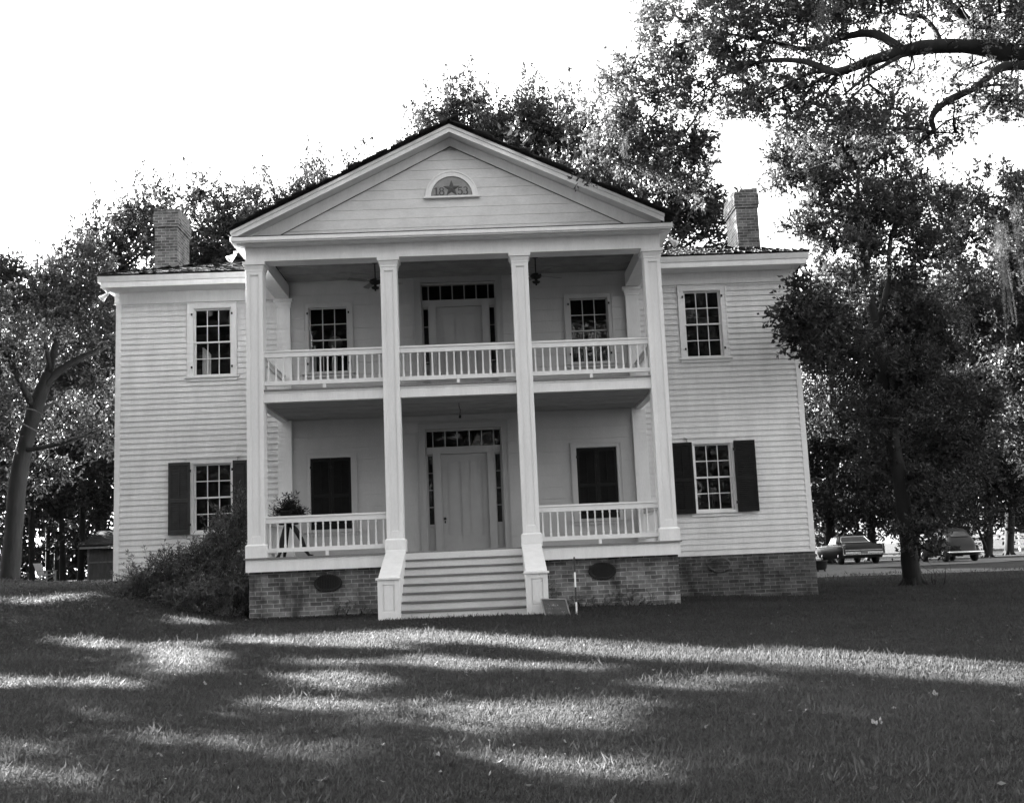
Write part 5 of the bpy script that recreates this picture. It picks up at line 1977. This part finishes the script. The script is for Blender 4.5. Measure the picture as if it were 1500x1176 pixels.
vb = car_root('small_car', 1418, 821, 30.5, math.radians(-1), label='small dark round backed car half hidden behind foliage at the far right', cat='car', group='cars parked beyond the house')
m = MB()
def vring(hb, hm, ht, zb, zm, zt):
    return [(-hb, zb), (-hb - .02, (zb + zm) / 2), (-hm, zm), (-(hm + ht) / 2 - .03, (zm + zt) / 2 + .04), (-ht, zt), (ht, zt), ((hm + ht) / 2 + .03, (zm + zt) / 2 + .04), (hm, zm), (hb + .02, (zb + zm) / 2), (hb, zb)]
loft(m, [(.10, vring(.40, .40, .30, .36, .46, .52)), (.22, vring(.50, .52, .40, .30, .60, .74)), (.45, vring(.56, .58, .44, .28, .80, .98)), (.75, vring(.60, .62, .48, .26, .90, 1.18)), (1.05, vring(.62, .64, .50, .26, .94, 1.36)),
         (1.4, vring(.63, .65, .52, .26, .96, 1.46)), (1.9, vring(.63, .66, .52, .26, .97, 1.49)), (2.3, vring(.63, .65, .51, .26, .96, 1.43)), (2.65, vring(.62, .62, .50, .26, .90, 1.12)), (3.0, vring(.58, .54, .42, .28, .80, .96)),
         (3.5, vring(.5, .46, .34, .30, .68, .82)), (3.85, vring(.36, .34, .22, .36, .52, .58))])
m.build('body', CARP, vb, True)
for x in (-.60, .60):
    for y in (.82, 3.25):
        m = MB()
        n = 14
        vs = []
        for i in range(n + 1):
            a = math.pi * (i / n) * 1.05 - .1
            for k, (xx, rr_) in enumerate(((-.14, .40), (-.04, .455), (.08, .46), (.16, .40))):
                vs.append((x + (xx if x > 0 else -xx), y - math.cos(a) * rr_ * 1.12, .30 + math.sin(a) * rr_))
        fs = [(i * 4 + k, i * 4 + k + 1, i * 4 + k + 5, i * 4 + k + 4) for i in range(n) for k in range(3)]
        m.add(vs, fs)
        m.build('fender', CARP, vb, True)
        wheel(vb, x * 1.08, y, .31, .16, CHROME)
    m = MB(); m.lathe([(.002, 0), (.06, .0), (.055, -.03), (.002, -.04)], (x * 1.02, .36, .66), 14, 'y'); m.build('tail_light', M['iron'], vb, True)
m = MB(); m.tube([(-.78, .12, .42), (-.70, -.02, .42), (0, -.06, .42), (.70, -.02, .42), (.78, .12, .42)], .045, 8); m.build('rear_bumper', CHROME, vb, True)
def vs_(x, t, off):
    return (x, .56 + .52 * t - off, 1.06 + .30 * t + off)
m = MB(); m.add([vs_(-.40, .1, .02), vs_(.40, .1, .02), vs_(.36, .85, .02), vs_(-.36, .85, .02)], [(0, 1, 2, 3)]); m.build('rear_window', CGLASS, vb)
m = MB(); m.hexa([(-.17, .20, .62), (.17, .20, .62), (.17, .22, .62), (-.17, .22, .62), (-.17, .26, .78), (.17, .26, .78), (.17, .28, .78), (-.17, .28, .78)]); m.build('licence_plate', mat('pale_plate', .3, .5, .2, 20), vb)
for s in (-1, 1):
    m = MB(); m.add([(s * .672, 1.25, .99), (s * .672, 1.72, .99), (s * .60, 1.70, 1.34), (s * .60, 1.40, 1.33)], [(0, 1, 2, 3)])
    m.add([(s * .672, 1.78, .99), (s * .660, 2.48, .99), (s * .60, 2.28, 1.32), (s * .60, 1.76, 1.34)], [(0, 1, 2, 3)]); m.build('side_window', CGLASS, vb)

# iron tub beside the brick corner
q = at(1200, 832, 24)
tb = empty('washtub', (q[0], q[1], float(ter(q[0], q[1])) + .02), label='squat dark iron tub on the drive just past the right brick corner', cat='tub')
MB().lathe([(.002, .06), (.24, .06), (.30, .12), (.34, .40), (.39, .42), (.39, .45), (.33, .45), (.27, .15), (.002, .12)], n=26).build('bowl', M['iron'], tb, True)
for k in range(3):
    a = k * 2.094
    MB().tube([(.2 * math.cos(a), .2 * math.sin(a), .1), (.25 * math.cos(a), .25 * math.sin(a), .0)], .035, 8).build('foot', M['iron'], tb)

# shed at the far left
q0, q1 = at(129, 848, 40), at(185, 847, 40)
zg = float(ter(q0[0], q0[1]))
shd = empty('shed', (q0[0], q0[1], zg), label='low grey plank shed with a shingled roof behind the left corner of the house', cat='shed')
sw_, sh_ = 3.4, 1.75
m = MB()
x = 0
SHW = mat('grey_planks', .07, .9, .3, 6, (1, 1, .3), .4)
while x < sw_:
    m.box(x, R_.uniform(0, .012), 0, x + .15, .05, sh_)
    m.box(x + .15, .02, 0, x + .16, .05, sh_)
    x += .16
m.box(0, .05, 0, .08, 3, sh_); m.box(sw_ - .08, .05, 0, sw_, 3, sh_)
m.build('wall', SHW, shd)
m = MB()
m.box(-.06, -.01, 0, .06, -.002 + .0, sh_); m.box(1.55, -.012, 0, 1.62, -.002, sh_); m.box(.06, -.013, .95, 1.55, -.003, 1.03)
m.build('post', mat('weathered_post', .13, .9, .3, 6), shd)
m = MB(); m.box(-.35, -.42, sh_ + .0, sw_ + .3, -.38, sh_ + .12); m.build('eave_board', mat('weathered_board', .22, .9, .2, 6), shd)
m = MB()
m.hexa([(-.35, -.45, sh_ + .121), (sw_ + .3, -.45, sh_ + .121), (sw_ + .3, 3.2, sh_ + 1.0), (-.35, 3.2, sh_ + 1.0), (-.35, -.45, sh_ + .18), (sw_ + .3, -.45, sh_ + .18), (sw_ + .3, 3.2, sh_ + 1.06), (-.35, 3.2, sh_ + 1.06)])
shingles(m, (-.35, -.47, sh_ + .185), (1, 0, 0), (0, 1, .241), sw_ + .65, 3.7, lambda a, b: True, exp=.2, width=.3)
m.build('roof', M['shingle'], shd)

# pale lawn chair
q = at(68, 847, 36)
ch = empty('lawn_chair', (q[0], q[1], float(ter(q[0], q[1]))), math.radians(72), label='pale slatted lawn chair among the trunks at the far left', cat='chair')
CHP = mat('pale_chair_paint', .30, .7, .1, 8)
for k in range(5):
    x = -.27 + k * .115
    m = MB(); m.hexa([(x, .30, .36), (x + .1, .30, .36), (x + .1, .33, .36), (x, .33, .36), (x, .62, 1.02), (x + .1, .62, 1.02), (x + .1, .65, 1.02), (x, .65, 1.02)]); m.build('back_slat', CHP, ch)
m = MB()
for k in range(5):
    y = -.30 + k * .125
    m.hexa([(-.29, y, .42 - k * .018), (.29, y, .42 - k * .018), (.29, y + .11, .405 - k * .018), (-.29, y + .11, .405 - k * .018), (-.29, y, .44 - k * .018), (.29, y, .44 - k * .018), (.29, y + .11, .425 - k * .018), (-.29, y + .11, .425 - k * .018)])
m.build('seat', CHP, ch)
for s in (-1, 1):
    m = MB(); m.box(s * .33 - .06, -.36, .60, s * .33 + .06, .40, .625); m.build('armrest', CHP, ch)
    m = MB(); m.box(s * .33 - .02, -.32, 0, s * .33 + .02, -.22, .60); m.build('leg', CHP, ch)
    m = MB(); m.hexa([(s * .31 - .015, -.3, .36), (s * .31 + .015, -.3, .36), (s * .31 + .015, .6, 0), (s * .31 - .015, .6, 0), (s * .31 - .015, -.3, .44), (s * .31 + .015, -.3, .44), (s * .31 + .015, .6, .08), (s * .31 - .015, .6, .08)]); m.build('leg', CHP, ch)

# board fence beyond the trees at the right
fx0 = at(1405, 810, 62)
fz = float(ter(fx0[0], fx0[1]))
fe = empty('board_fence', (fx0[0], fx0[1], fz), label='white board fence in the sun beyond the trees at the far right', cat='fence')
FP = mat('fence_paint', .7, .6, .08, 6)
for k in range(9):
    m = MB(); m.box(k * 2.4, 0, 0, k * 2.4 + .12, .12, 1.45); m.build('post', FP, fe)
for z in (.35, .78, 1.2):
    m = MB(); m.box(-1, -.04, z, 20.5, -.003, z + .16); m.build('rail', FP, fe)

# fallen leaves on the lawn
for i, (x, y) in enumerate(((622, 914), (1290, 1055), (1281, 1057), (945, 1142), (640, 1104), (845, 1008), (560, 1090), (470, 1142), (1180, 1040), (1370, 1015), (300, 1000), (705, 925))):
    d_ = CF + CR * (x - 750) / FPX - CU * (y - 588) / FPX
    t = 3.
    while (CAM + d_ * t)[2] > ter(*(CAM + d_ * t)[:2]) + .035:
        t += .02
    p = CAM + d_ * t
    m = MB()
    n = 9
    s_ = R_.uniform(.022, .04)
    vs = [(0, 0, 0)] + [(s_ * math.cos(6.283 * k / n) * (1.4 if k in (0, n // 2) else 1), .55 * s_ * math.sin(6.283 * k / n), .012 * math.sin(k * 2.1)) for k in range(n)]
    m.add(vs, [(0, 1 + k, 1 + (k + 1) % n) for k in range(n)])
    o = m.build('fallen_leaf', mat('dry_leaf', .16, .8, .2, 30) if i == 0 else bpy.data.materials['dry_leaf'])
    o.location = tuple(p)
    o.rotation_euler = (R_.uniform(-.6, .6), R_.uniform(-.6, .6), R_.uniform(0, 6))
    tag(o, 'pale dry leaf fallen on the lawn', 'leaf', 'fallen leaves on the lawn')
